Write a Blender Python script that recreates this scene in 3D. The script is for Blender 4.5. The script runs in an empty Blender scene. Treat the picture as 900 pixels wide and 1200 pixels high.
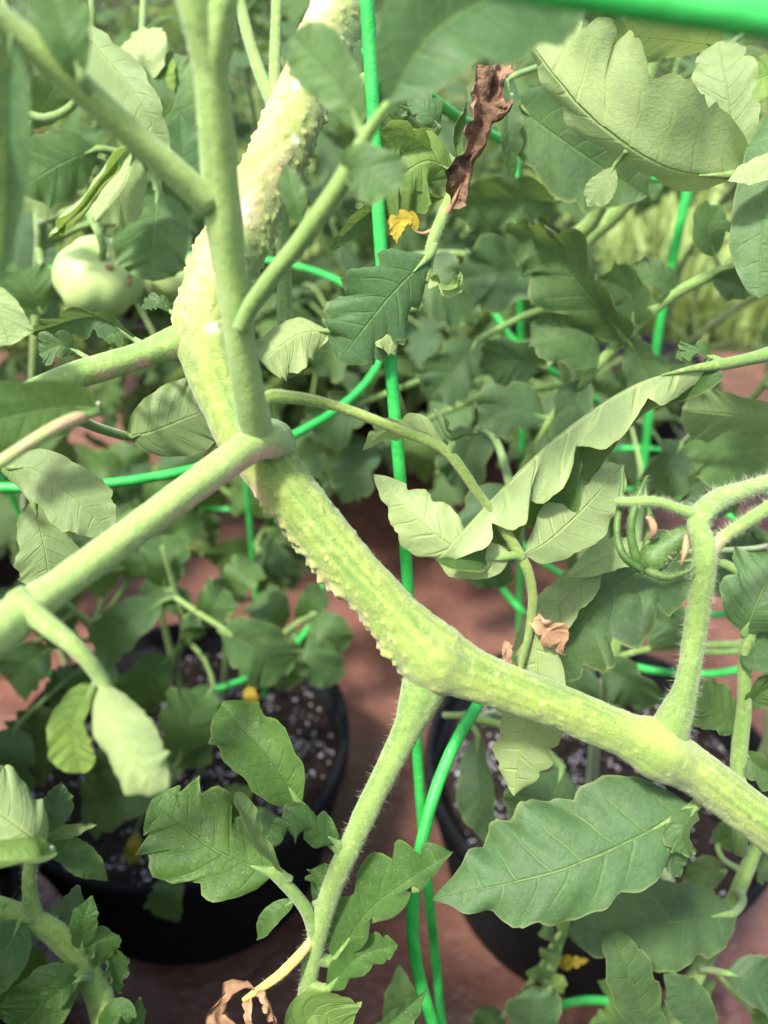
import bpy, math, random
import numpy as np
from mathutils import Vector, Matrix, noise

sc = bpy.context.scene
R = math.radians
# ------------------------------------------------------------------ camera
PITCH = R(34.0); F = 965.0; CAM = Vector((0, 0, 0.82))
cd = bpy.data.cameras.new('camera'); cam = bpy.data.objects.new('camera', cd)
sc.collection.objects.link(cam)
cam.location = CAM; cam.rotation_euler = (R(90) - PITCH, 0, 0)
cd.sensor_fit = 'HORIZONTAL'; cd.sensor_width = 36.0; cd.lens = 36.0 * F / 900.0
cd.clip_start = 0.01; cd.clip_end = 600
cd.dof.use_dof = True; cd.dof.focus_distance = 0.30; cd.dof.aperture_fstop = 10.5
sc.camera = cam
# ------------------------------------------------------------------ sky, sun, exposure
SUN_EL, SUN_AZ = R(61), R(-138)          # azimuth measured from +Y (ahead), negative = to the left
w = bpy.data.worlds.new('World'); sc.world = w; w.use_nodes = True
nt = w.node_tree; bg = nt.nodes['Background']
sky = nt.nodes.new('ShaderNodeTexSky'); sky.sky_type = 'NISHITA'; sky.sun_disc = False
sky.sun_elevation = SUN_EL; sky.sun_rotation = SUN_AZ
sky.air_density = 1.0; sky.dust_density = 4.0; sky.ozone_density = 1.0
nt.links.new(sky.outputs[0], bg.inputs[0]); bg.inputs[1].default_value = 0.148
sd = bpy.data.lights.new('sun', 'SUN'); sun = bpy.data.objects.new('sun', sd); sc.collection.objects.link(sun)
sd.energy = 3.1; sd.angle = R(6.0); sd.color = (1.0, 0.955, 0.88)
sdir = Vector((math.sin(SUN_AZ) * math.cos(SUN_EL), math.cos(SUN_AZ) * math.cos(SUN_EL), math.sin(SUN_EL)))
sun.rotation_euler = sdir.to_track_quat('Z', 'Y').to_euler(); sun.location = (0, 0, 5)
sc.view_settings.view_transform = 'Standard'; sc.view_settings.look = 'None'
sc.view_settings.gamma = 1.0; sc.view_settings.use_curve_mapping = False
sc.view_settings.exposure = 1.42
sc.cycles.max_bounces = 8; sc.cycles.transmission_bounces = 6; sc.cycles.use_denoising = True
sc.cycles.sample_clamp_indirect = 6.0

# ------------------------------------------------------------------ helpers
fwd = Vector((0, math.cos(PITCH), -math.sin(PITCH))); upv = Vector((0, math.sin(PITCH), math.cos(PITCH))); rtv = Vector((1, 0, 0))
def U(x, y, d): return CAM + d * (fwd + (x - 450) / F * rtv - (y - 600) / F * upv)
def PX(p):
    q = p - CAM; d = q.dot(fwd)
    if d < 0.02: return None
    return 450 + q.dot(rtv) / d * F, 600 - q.dot(upv) / d * F, d
col = sc.collection
WP = {}
def tag(o, label=None, cat=None, group=None, kind=None):
    if label: o['label'] = label
    if cat: o['category'] = cat
    if group: o['group'] = group
    if kind: o['kind'] = kind
    return o
def thing(name, loc, label, cat, group=None):
    o = bpy.data.objects.new(name, None); o.empty_display_size = .03; col.objects.link(o); o.location = loc; WP[o] = Vector(loc)
    return tag(o, label, cat, group)
def link(name, me, mat, parent, loc):
    """mesh whose vertices are relative to the world point loc"""
    o = bpy.data.objects.new(name, me); col.objects.link(o); loc = Vector(loc)
    if mat is not None and not me.materials: me.materials.append(mat)
    if parent is not None:
        o.parent = parent; o.location = loc - WP[parent]
    else: o.location = loc
    WP[o] = loc
    return o
def mesh(name, v, f, smooth=True, uv=None, attrs=None):
    me = bpy.data.meshes.new(name)
    me.from_pydata([tuple(p) for p in v], [], [tuple(int(i) for i in q) for q in f])
    if smooth: me.polygons.foreach_set('use_smooth', [True] * len(me.polygons))
    if uv is not None:
        lay = me.uv_layers.new(name='leaf'); li = np.empty(len(me.loops), dtype=np.int32); me.loops.foreach_get('vertex_index', li)
        lay.data.foreach_set('uv', np.asarray(uv, dtype=np.float32)[li].ravel())
    if attrs:
        for k, a in attrs.items():
            at = me.attributes.new(k, 'FLOAT', 'POINT'); at.data.foreach_set('value', np.asarray(a, dtype=np.float32))
    me.update()
    return me
def spline(pts, n):
    """Catmull-Rom through rows of pts, n samples"""
    P = np.array(pts, dtype=float); m = len(P)
    if m == 2: return P[0] + (P[1] - P[0]) * np.linspace(0, 1, n)[:, None]
    Q = np.vstack([2 * P[0] - P[1], P, 2 * P[-1] - P[-2]])
    sl = np.concatenate([[0], np.cumsum(np.linalg.norm(np.diff(P[:, :3], axis=0), axis=1))])
    out = []
    for s in np.linspace(0, sl[-1], n):
        i = min(max(int(np.searchsorted(sl, s, 'right') - 1), 0), m - 2)
        u = (s - sl[i]) / max(sl[i + 1] - sl[i], 1e-9)
        a, b, c, d = Q[i], Q[i + 1], Q[i + 2], Q[i + 3]
        out.append(.5 * ((2 * b) + (-a + c) * u + (2 * a - 5 * b + 4 * c - d) * u * u + (-a + 3 * b - 3 * c + d) * u ** 3))
    return np.array(out)
def unit(a): return a / np.maximum(np.linalg.norm(a, axis=-1, keepdims=True), 1e-9)
def frames(C, ref):
    """tangent, view-facing normal, side for every row of C; ref = per-row direction"""
    T = unit(np.gradient(C, axis=0)); N = ref - (ref * T).sum(1, keepdims=True) * T; N = unit(N)
    return T, N, np.cross(T, N)

# ------------------------------------------------------------------ materials
def newmat(name):
    m = bpy.data.materials.new(name); m.use_nodes = True; nt = m.node_tree; nt.nodes.clear()
    out = nt.nodes.new('ShaderNodeOutputMaterial'); return m, nt, out
class NB:
    def __init__(s, nt): s.nt = nt
    def n(s, t, **k):
        o = s.nt.nodes.new(t)
        for a, b in k.items(): setattr(o, a, b)
        return o
    def l(s, a, b): s.nt.links.new(a, b)
    def put(s, sock, v):
        if hasattr(v, 'is_linked') or hasattr(v, 'links'): s.l(v, sock)
        else: sock.default_value = v
    def math(s, op, a, b=0.0, c=0.0, clamp=False):
        o = s.n('ShaderNodeMath', operation=op); o.use_clamp = clamp
        for i, v in enumerate((a, b, c)): s.put(o.inputs[i], v)
        return o.outputs[0]
    def rng(s, v, a, b, c=0.0, d=1.0, smooth=True):
        o = s.n('ShaderNodeMapRange'); o.interpolation_type = 'SMOOTHSTEP' if smooth else 'LINEAR'
        s.put(o.inputs['Value'], v)
        for k, x in zip(('From Min', 'From Max', 'To Min', 'To Max'), (a, b, c, d)): o.inputs[k].default_value = x
        return o.outputs[0]
    def mix(s, f, a, b, bt='MIX'):
        o = s.n('ShaderNodeMix', data_type='RGBA', blend_type=bt); s.put(o.inputs[0], f)
        for i, v in ((6, a), (7, b)):
            if isinstance(v, tuple): v = v + (1.0,) if len(v) == 3 else v
            s.put(o.inputs[i], v)
        return o.outputs[2]
    def noise(s, scale, vec=None, detail=3.0, rough=.55):
        o = s.n('ShaderNodeTexNoise'); o.inputs['Scale'].default_value = scale; o.inputs['Detail'].default_value = detail; o.inputs['Roughness'].default_value = rough
        if vec is not None: s.l(vec, o.inputs['Vector'])
        return o.outputs['Fac']
    def vor(s, scale, vec=None, feature='F1'):
        o = s.n('ShaderNodeTexVoronoi'); o.feature = feature; o.inputs['Scale'].default_value = scale
        if vec is not None: s.l(vec, o.inputs['Vector'])
        return o
    def attr(s, name): return s.n('ShaderNodeAttribute', attribute_name=name).outputs['Fac']
    def bump(s, h, strength, dist):
        o = s.n('ShaderNodeBump'); o.inputs['Strength'].default_value = strength; o.inputs['Distance'].default_value = dist; s.l(h, o.inputs['Height']); return o.outputs[0]
    def principled(s, colr, rough=.5, spec=.4, **k):
        o = s.n('ShaderNodeBsdfPrincipled')
        if isinstance(colr, tuple): colr = colr + (1.0,)
        s.put(o.inputs['Base Color'], colr); s.put(o.inputs['Roughness'], rough); o.inputs['Specular IOR Level'].default_value = spec
        for a, b in k.items(): s.put(o.inputs[a.replace('_', ' ')], b)
        return o

def leaf_mat(name, top, under, trans=.34, speck=0.0, edge=(.30, .34, .08), edgef=.4, veintop=1.4, rough=.52):
    m, nt, out = newmat(name); b = NB(nt)
    uv = b.n('ShaderNodeUVMap', uv_map='leaf').outputs[0]; oc = b.n('ShaderNodeTexCoord').outputs['Object']
    sp = b.n('ShaderNodeSeparateXYZ'); b.l(uv, sp.inputs[0])
    av = b.math('ABSOLUTE', sp.outputs[1])
    wob = b.math('MULTIPLY_ADD', b.noise(90, oc), .03, -.015)
    mid = b.rng(b.math('ADD', av, b.math('MULTIPLY', wob, .5)), .040, .012, 0, 1)
    sidev = b.math('MULTIPLY_ADD', b.math('GREATER_THAN', sp.outputs[1], 0.0), .4, .5)
    wob2 = b.math('MULTIPLY_ADD', b.noise(35, oc, 2), .9, -.45)
    fr = b.math('ABSOLUTE', b.math('SUBTRACT', b.math('FRACT', b.math('ADD', b.math('MULTIPLY_ADD', sp.outputs[0], 8.0, sidev), wob2)), .5))
    lat = b.math('MULTIPLY', b.rng(fr, .09, .02), b.rng(av, .9, .4))
    vein = b.math('MAXIMUM', mid, b.math('MULTIPLY', lat, .42))
    ret = b.rng(b.vor(330, oc, 'DISTANCE_TO_EDGE').outputs['Distance'], .10, .02)
    vein2 = b.math('MAXIMUM', vein, b.math('MULTIPLY', ret, .055))
    rnd = b.n('ShaderNodeObjectInfo').outputs['Random']
    t1 = tuple(min(1, c * f) for c, f in zip(top, (1.0, 1.0, 1.15))); t2 = tuple(min(1, c * f) for c, f in zip(top, (1.35, 1.2, .9)))
    topc = b.mix(rnd, t1, t2)
    topc = b.mix(b.rng(b.noise(60, oc, 4), .35, .7), topc, tuple(c * .74 for c in top))
    topc = b.mix(vein2, topc, tuple(min(1, c * veintop * f) for c, f in zip(top, (1.15, 1.0, .85))))
    unc = b.mix(rnd, under, tuple(c * f for c, f in zip(under, (.84, .9, .88))))
    unc = b.mix(b.rng(b.noise(70, oc, 4), .35, .75), unc, tuple(c * .82 for c in under))
    unc = b.mix(vein2, unc, tuple(min(1, c * f) for c, f in zip(under, (1.12, 1.16, .82))))
    fine_ = b.math('MULTIPLY', b.rng(b.noise(480, oc, 4, .7), .42, .66), .38)
    topc = b.mix(fine_, topc, tuple(x * .58 for x in top)); unc = b.mix(fine_, unc, tuple(x * .70 for x in under))
    bf = b.n('ShaderNodeNewGeometry').outputs['Backfacing']
    c = b.mix(bf, topc, unc)
    c = b.mix(b.math('MULTIPLY', b.rng(av, .93, 1.0), edgef), c, edge)
    # thin yellowed and brown blotches here and there
    bl = b.math('MULTIPLY', b.rng(b.noise(38, oc, 4, .6), .63, .76), .6)
    c = b.mix(bl, c, (.26, .25, .07))
    if speck:
        vs = b.vor(1500, oc); s_ = b.math('MULTIPLY', b.rng(vs.outputs['Distance'], .24, .08), b.math('GREATER_THAN', b.n('ShaderNodeSeparateColor').outputs[0] if False else b.noise(260, oc, 1), .52))
        c = b.mix(b.math('MULTIPLY', s_, speck * .9), c, (.56, .62, .42))
    hgt = b.math('ADD', b.math('MULTIPLY', vein2, -1.0), b.math('MULTIPLY', b.noise(700, oc, 2), .35))
    hs = b.math('MULTIPLY', hgt, b.math('MULTIPLY_ADD', bf, -2.0, 1.0))
    nrm = b.bump(hs, .7, .0008)
    p = b.principled(c, rough, .22, Sheen_Weight=.05, Sheen_Roughness=.5); b.l(nrm, p.inputs['Normal'])
    tr = b.n('ShaderNodeBsdfTranslucent'); tcol = b.mix(.5, c, (.36, .50, .08)); tcol = b.mix(b.math('MULTIPLY', vein, .5), tcol, tuple(x * .6 for x in (.3, .42, .08)))
    b.l(tcol, tr.inputs[0]); b.l(nrm, tr.inputs['Normal'])
    ms = b.n('ShaderNodeMixShader'); ms.inputs[0].default_value = trans; b.l(p.outputs[0], ms.inputs[1]); b.l(tr.outputs[0], ms.inputs[2]); b.l(ms.outputs[0], out.inputs[0])
    return m
def stem_mat(name, ca, cb, cc, rough=.62):
    m, nt, out = newmat(name); b = NB(nt); oc = b.n('ShaderNodeTexCoord').outputs['Object']
    c = b.mix(b.rng(b.math('ADD', b.math('MULTIPLY', b.noise(45, oc, 4, .6), .4), b.math('MULTIPLY', b.attr('streak'), .6)), .15, .85), ca, cb)
    c = b.mix(b.math('MULTIPLY', b.rng(b.noise(260, oc, 3, .6), .50, .70), .55), c, cc)
    c = b.mix(b.math('MULTIPLY', b.rng(b.noise(600, oc, 4, .7), .50, .68), .5), c, tuple(x * .62 for x in ca))
    dots = b.math('MULTIPLY', b.math('MULTIPLY', b.rng(b.vor(1300, oc).outputs['Distance'], .34, .10), b.rng(b.noise(120, oc, 2), .4, .6)), .35)
    c = b.mix(dots, c, tuple(min(1, x * 1.5 + .08) for x in cc))
    scar = b.math('MULTIPLY', b.attr('scar'), b.rng(b.noise(230, oc, 3, .65), .30, .55), clamp=True)
    c = b.mix(scar, c, b.mix(b.noise(400, oc), (.30, .13, .07), (.62, .40, .30)))
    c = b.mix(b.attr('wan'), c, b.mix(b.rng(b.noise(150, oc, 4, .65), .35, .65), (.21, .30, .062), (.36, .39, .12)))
    c = b.mix(b.math('MULTIPLY', b.attr('nub'), .8), c, b.mix(b.rng(b.noise(180, oc, 3), .42, .60), (.38, .45, .11), (.52, .40, .21)))
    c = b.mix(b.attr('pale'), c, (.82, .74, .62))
    p = b.principled(c, rough, .22, Subsurface_Weight=.22, Subsurface_Scale=.004, Sheen_Weight=.22, Sheen_Roughness=.6)
    p.inputs['Subsurface Radius'].default_value = (.6, 1.0, .25)
    b.l(b.bump(b.math('ADD', b.noise(900, oc, 3, .7), b.math('MULTIPLY', b.noise(160, oc, 2), 1.4)), .5, .0007), p.inputs['Normal'])
    b.l(p.outputs[0], out.inputs[0]); return m
def plain_mat(name, ca, cb, scale, rough=.5, spec=.4, bumpd=0.0, bscale=300, **k):
    m, nt, out = newmat(name); b = NB(nt); oc = b.n('ShaderNodeTexCoord').outputs['Object']
    c = b.mix(b.rng(b.noise(scale, oc, 4, .6), .3, .7), ca, cb)
    p = b.principled(c, rough, spec, **k)
    p.inputs['Subsurface Radius'].default_value = (.7, 1.0, .35)
    if bumpd: b.l(b.bump(b.noise(bscale, oc, 4, .6), .7, bumpd), p.inputs['Normal'])
    b.l(p.outputs[0], out.inputs[0]); return m

LEAF = leaf_mat('leaf_green', (.068, .142, .042), (.22, .30, .125), speck=.0)
LEAFS = leaf_mat('leaf_speckled', (.062, .145, .036), (.22, .31, .12), speck=.8, edge=(.30, .36, .11), edgef=.3)
LEAFB = leaf_mat('leaf_bluish', (.078, .162, .058), (.21, .30, .125), speck=.25, edge=(.30, .33, .12), edgef=.34)
LEAFD = leaf_mat('leaf_dark', (.060, .122, .050), (.175, .24, .11), trans=.32)
LEAFP = leaf_mat('leaf_pale', (.15, .26, .065), (.35, .45, .19), trans=.38)
LEAFY = leaf_mat('leaf_yellowing', (.46, .36, .04), (.50, .42, .08), trans=.35, edge=(.4, .18, .04))
LEAFU = leaf_mat('leaf_pale_underside', (.05, .115, .03), (.34, .44, .18), trans=.24)
DEAD = plain_mat('leaf_dead', (.050, .028, .017), (.27, .165, .10), 110, .8, .15, .003, 330)
DEADP = plain_mat('leaf_dead_pink', (.20, .115, .065), (.42, .26, .15), 90, .75, .2, .001, 200)
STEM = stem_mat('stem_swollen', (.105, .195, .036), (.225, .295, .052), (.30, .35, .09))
STEMU = stem_mat('stem_swollen_upper', (.33, .43, .10), (.50, .52, .14), (.58, .58, .22))
STEMG = stem_mat('stem_green', (.12, .22, .045), (.20, .31, .07), (.29, .39, .12))
STEMF = stem_mat('stem_soft', (.20, .32, .08), (.27, .38, .10), (.34, .44, .14))
STEMD = stem_mat('stem_far', (.10, .18, .04), (.17, .26, .06), (.24, .34, .10))
YPET = stem_mat('stem_yellow', (.62, .46, .08), (.70, .52, .13), (.72, .58, .22))
HAIR = plain_mat('hair', (.46, .52, .30), (.60, .64, .44), 50, .4, .4)
NUB = plain_mat('root_bump', (.44, .47, .14), (.68, .56, .33), 160, .5, .35, Subsurface_Weight=.2, Subsurface_Scale=.002)
ROD = plain_mat('cage_green', (.018, .31, .052), (.045, .45, .080), 70, .46, .42, .0006, 420)
POT = plain_mat('pot_black', (.0055, .006, .008), (.010, .011, .014), 60, .78, .18, .0006, 900)
SEP = plain_mat('sepal_green', (.035, .09, .016), (.085, .16, .034), 200, .5, .4, .0004, 900)
FRUIT = plain_mat('fruit_green', (.31, .45, .15), (.40, .52, .20), 25, .45, .3, Subsurface_Weight=.0, Subsurface_Scale=.01)
FRUITY = plain_mat('fruit_yellow', (.50, .42, .10), (.58, .50, .16), 25, .32, .5)
SCAR = plain_mat('fruit_scar', (.10, .05, .03), (.30, .18, .10), 200, .8, .2)
BARK = plain_mat('bark', (.07, .05, .035), (.14, .10, .07), 60, .85, .2, .002, 120)
GRASSM = leaf_mat('grass_blade', (.36, .47, .14), (.38, .49, .17), trans=.3, edgef=0.0, veintop=1.15)
HEDGE = leaf_mat('hedge_leaf', (.040, .072, .030), (.10, .14, .06), trans=.25)

# ------------------------------------------------------------------ tubes (stems, rods)
def tpx(C, xy):
    """fraction along C of the sample nearest to a point of the picture"""
    best = (1e18, 0)
    for i, c in enumerate(C):
        q = PX(Vector(c))
        if q: best = min(best, ((q[0] - xy[0]) ** 2 + (q[1] - xy[1]) ** 2, i))
    return best[1] / (len(C) - 1)
def tube_mesh(name, C, r, sides=14, ref=None, lump=0.0, lumps=70, ridge=0.0, scar=None, pale=None, wan=None, cap=True, origin=None, seed=0, bumps=None):
    n = len(C); refv = ref if ref is not None else unit(np.array(CAM)[None, :] - C)
    T, N, B = frames(C, refv)
    ph = np.linspace(0, 2 * np.pi, sides, endpoint=False)
    rad = np.repeat(r[:, None], sides, 1)
    tt = np.linspace(0, 1, n)
    if ridge: rad = rad * (1 + ridge * np.cos(5 * ph)[None, :])
    if lump:
        for i in range(n):
            for j in range(sides):
                q = C[i] + (N[i] * math.cos(ph[j]) + B[i] * math.sin(ph[j])) * r[i]
                rad[i, j] *= 1 + lump * (noise.noise(Vector(q * lumps) + Vector((seed, 0, 0))) + .5 * noise.noise(Vector(q * lumps * 3.1)))
    nb_ = np.zeros((n, sides)); sk_ = np.zeros((n, sides))
    if lump:
        al_ = np.concatenate([[0], np.cumsum(np.linalg.norm(np.diff(C, axis=0), axis=1))])
        for i in range(n):
            for j in range(sides): sk_[i, j] = .5 + noise.noise(Vector((math.cos(ph[j]) * 5, math.sin(ph[j]) * 5, al_[i] * 22 + seed))) * .8
    if bumps:
        step = np.linalg.norm(np.diff(C, axis=0), axis=1).mean()
        prj = np.array([PX(Vector(c))[:2] for c in C])
        for (xy, p0, amp, sig) in bumps:
            i0 = int(((prj - np.array(xy)) ** 2).sum(1).argmin()); wn = int(3 * sig / step) + 1; a0, a1 = max(0, i0 - wn), min(n, i0 + wn + 1)
            da = (np.arange(a0, a1) - i0)[:, None] * step; dp = ((ph[None, :] - math.radians(p0) + np.pi) % (2 * np.pi) - np.pi) * r[i0]
            gsn = np.exp(-((da / sig) ** 2 + (dp / sig) ** 2) ** 1.25); rad[a0:a1] += amp * gsn; nb_[a0:a1] = np.maximum(nb_[a0:a1], gsn * min(1, amp / .0009))
    V = C[:, None, :] + rad[:, :, None] * (np.cos(ph)[None, :, None] * N[:, None, :] + np.sin(ph)[None, :, None] * B[:, None, :])
    o = np.array(origin if origin is not None else C[0])
    v = (V - o).reshape(-1, 3); f = []
    for i in range(n - 1):
        for j in range(sides):
            k = (j + 1) % sides; f.append((i * sides + j, i * sides + k, (i + 1) * sides + k, (i + 1) * sides + j))
    v = list(v)
    sa = np.zeros((n, sides)); pa = np.zeros((n, sides)); wa = np.zeros((n, sides))
    def patch(arr, L):
        for (t0, p0, st, spn, val) in L or ():
            if isinstance(t0, tuple): t0 = tpx(C, t0)
            d = (np.degrees(ph)[None, :] - p0 + 180) % 360 - 180
            arr[:] = np.maximum(arr, val * np.exp(-((tt[:, None] - t0) / st) ** 2 - (d / spn) ** 2))
    patch(sa, scar); patch(pa, pale); patch(wa, wan)
    sa = list(sa.ravel()); pa = list(pa.ravel()); wa = list(wa.ravel()); na = list(nb_.ravel()); ka = list(sk_.ravel())
    if cap:
        for i, s in ((0, -1), (n - 1, 1)):
            v.append(C[i] + T[i] * s * r[i] * .5 - o); sa.append(0); pa.append(0); wa.append(0); na.append(0); ka.append(.5); ci = len(v) - 1
            for j in range(sides):
                k = (j + 1) % sides; a, b2 = i * sides + j, i * sides + k
                f.append((ci, b2, a) if s < 0 else (ci, a, b2))
    return mesh(name, v, f, attrs={'scar': sa, 'pale': pa, 'wan': wa, 'nub': na, 'streak': ka}), (C, T, N, B, r)
def hairs(frame, count, ln, rad, seed, parent, t0=0., t1=1., name='fine_hair'):
    C, T, N, B, r = frame; rg = np.random.default_rng(seed); n = len(C)
    u = (t0 + (t1 - t0) * rg.random(count)) * (n - 1); i = np.minimum(u.astype(int), n - 2); fr = (u - i)[:, None]
    c = C[i] * (1 - fr) + C[i + 1] * fr; rr = (r[i][:, None] * (1 - fr) + r[i + 1][:, None] * fr)
    a = rg.random((count, 1)) * 2 * np.pi; d = np.cos(a) * N[i] + np.sin(a) * B[i]
    base = c + d * rr * .96; tip_d = unit(d + rg.normal(0, .28, (count, 3))); L = ln * (.4 + .9 * rg.random((count, 1)))
    tip = base + tip_d * L; s1 = unit(np.cross(tip_d, T[i] + .01)); s2 = np.cross(tip_d, s1)
    o = np.array(WP[parent]); V = np.empty((count, 4, 3)); q = math.sqrt(3) / 2
    V[:, 0] = base + s1 * rad; V[:, 1] = base + (-.5 * s1 + q * s2) * rad; V[:, 2] = base + (-.5 * s1 - q * s2) * rad; V[:, 3] = tip
    V = (V - o).reshape(-1, 3); k = np.arange(count)[:, None] * 4
    f = np.concatenate([k + np.array([[0, 1, 3]]), k + np.array([[1, 2, 3]]), k + np.array([[2, 0, 3]])])
    h = link(name, mesh(name, V, f), HAIR, parent, WP[parent]); h['kind'] = 'stuff'; return h
ICO = None
def ico():
    global ICO
    if ICO is None:
        import bmesh
        bm = bmesh.new(); bmesh.ops.create_icosphere(bm, subdivisions=2, radius=1); ICO = (np.array([tuple(x.co) for x in bm.verts]), np.array([[q.index for q in p.verts] for p in bm.faces])); bm.free()
    return ICO
def nubs(frame, specs, seed, parent):
    """small wart-like root bumps: specs = (t0, t1, phi0, phi1, count, size)"""
    C, T, N, B, r = frame; rg = np.random.default_rng(seed); n = len(C); V = []; Fc = []; v0, f0 = ico(); o = np.array(WP[parent]); k = 0
    for (t0, t1, p0, p1, cnt, size) in specs:
        t0 = tpx(C, t0) if isinstance(t0, tuple) else t0; t1 = tpx(C, t1) if isinstance(t1, tuple) else t1
        for _ in range(cnt):
            u = (t0 + (t1 - t0) * rg.random()) * (n - 1); i = min(int(u), n - 2); fr = u - i
            c = C[i] * (1 - fr) + C[i + 1] * fr; rr = r[i] * (1 - fr) + r[i + 1] * fr; a = math.radians(p0 + (p1 - p0) * rg.random())
            d = math.cos(a) * N[i] + math.sin(a) * B[i]; s = size * (.55 + .8 * rg.random()); e = np.cross(T[i], d)
            q = v0 * (s * (1 + .25 * rg.normal(0, .5, (len(v0), 1))))
            p = c + d * rr * .985 + q[:, :1] * d * (.8 + .5 * rg.random()) + q[:, 1:2] * T[i] * (.9 + .4 * rg.random()) + q[:, 2:] * e
            V.append(p - o); Fc.append(f0 + k); k += len(v0)
    h = link('root_bumps', mesh('root_bumps', np.vstack(V), np.vstack(Fc)), NUB, parent, WP[parent]); h['kind'] = 'stuff'; return h
STEMS = {}      # plant -> list of world points on its stems
def stem(plant, name, pts, mat, n=None, sides=14, lump=.09, ridge=.035, world=False, hair=None, dense=None, rs=.82, **k):
    """pts: (px, py, depth, radius_px) rows; extra world rows may be given as ('w', x, y, z, r_m)"""
    P = []
    for p in pts:
        if p[0] == 'w': P.append((p[1], p[2], p[3], p[4]))
        else: q = U(*p[:3]); P.append((q.x, q.y, q.z, p[3] * p[2] / F * rs))
    n = n or max(8, 7 * len(P)); S = spline(P, n); C = S[:, :3]; r = np.maximum(S[:, 3], .0003)
    me, fr = tube_mesh(name, C, r, sides, lump=lump, ridge=ridge, seed=len(STEMS) * 3.7, **k)
    o = link(name, me, mat, plant, C[0])
    top = plant
    while top.parent is not None: top = top.parent
    STEMS.setdefault(top, []).append((C, r))
    if hair: hairs(fr, int(hair[0] * 2.2), hair[1] * .8, hair[2] * .7, len(pts) + int(abs(pts[0][1]) * 7) % 1000, o)
    if dense: hairs(fr, dense[0], dense[1], dense[2], 77, o, name='fuzz')
    return o, fr
def nearest(plant, p):
    best = None
    for C, r in STEMS.get(plant, []):
        d = ((C - np.array(p)) ** 2).sum(1); i = int(d.argmin())
        if best is None or d[i] < best[0]: best = (d[i], C[i])
    return Vector(best[1]) if best else None

# ------------------------------------------------------------------ leaves
def wprof(t, al, be):
    pk = al / (al + be); return (t ** al * (1 - t) ** be) / (pk ** al * (1 - pk) ** be)
def leaf_arrays(nt_, ns, al, be, lobe, nl, fine, seed, shear=.85, aspect=.45):
    """flat leaf: for each side the along coordinate a(t,s), across fraction b(t,s)"""
    rg = random.Random(seed); t = np.linspace(0, 1, nt_); s = np.linspace(0, 1, ns); res = []
    for side in (-1, 1):
        W = wprof(np.clip(t, 1e-5, 1 - 1e-5), al, be) + .012
        W[-1] = .01; W[0] = .05
        ph = rg.uniform(-.12, .12); f1 = (t * nl + ph) % 1.0
        amps = np.array([rg.uniform(.55, 1.25) for _ in range(nl + 3)])[np.clip((t * nl + ph).astype(int) + 1, 0, nl + 2)]
        fc = np.where(f1 < .5, f1 / .27, (1 - f1) / .13)                                 # valley steep on the side of the next lobe
        mod = 1 - 1.25 * lobe * amps * np.exp(-fc ** 2) * np.clip((1 - t) * 5, 0, 1) * np.clip(t * 8, 0, 1)
        f2 = (t * nl * 3.0 + rg.random()) % 1.0
        mod -= fine * np.where(f2 < .7, 1 - f2 / .7, (f2 - .7) / .3)
        mod *= 1 + .05 * np.sin(t * 9 + rg.random() * 6)
        a = t[:, None] + shear * aspect * (W[:, None] * s[None, :] ** 1.2) * np.clip((1 - t[:, None]) * 2.2, 0, 1) * np.clip(.45 + t[:, None], 0, 1)
        a = np.minimum(a, 1.0 - .0 * s[None, :])
        bb = (W * mod)[:, None] * s[None, :]
        res.append((a, bb))
    return t, s, res
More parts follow.
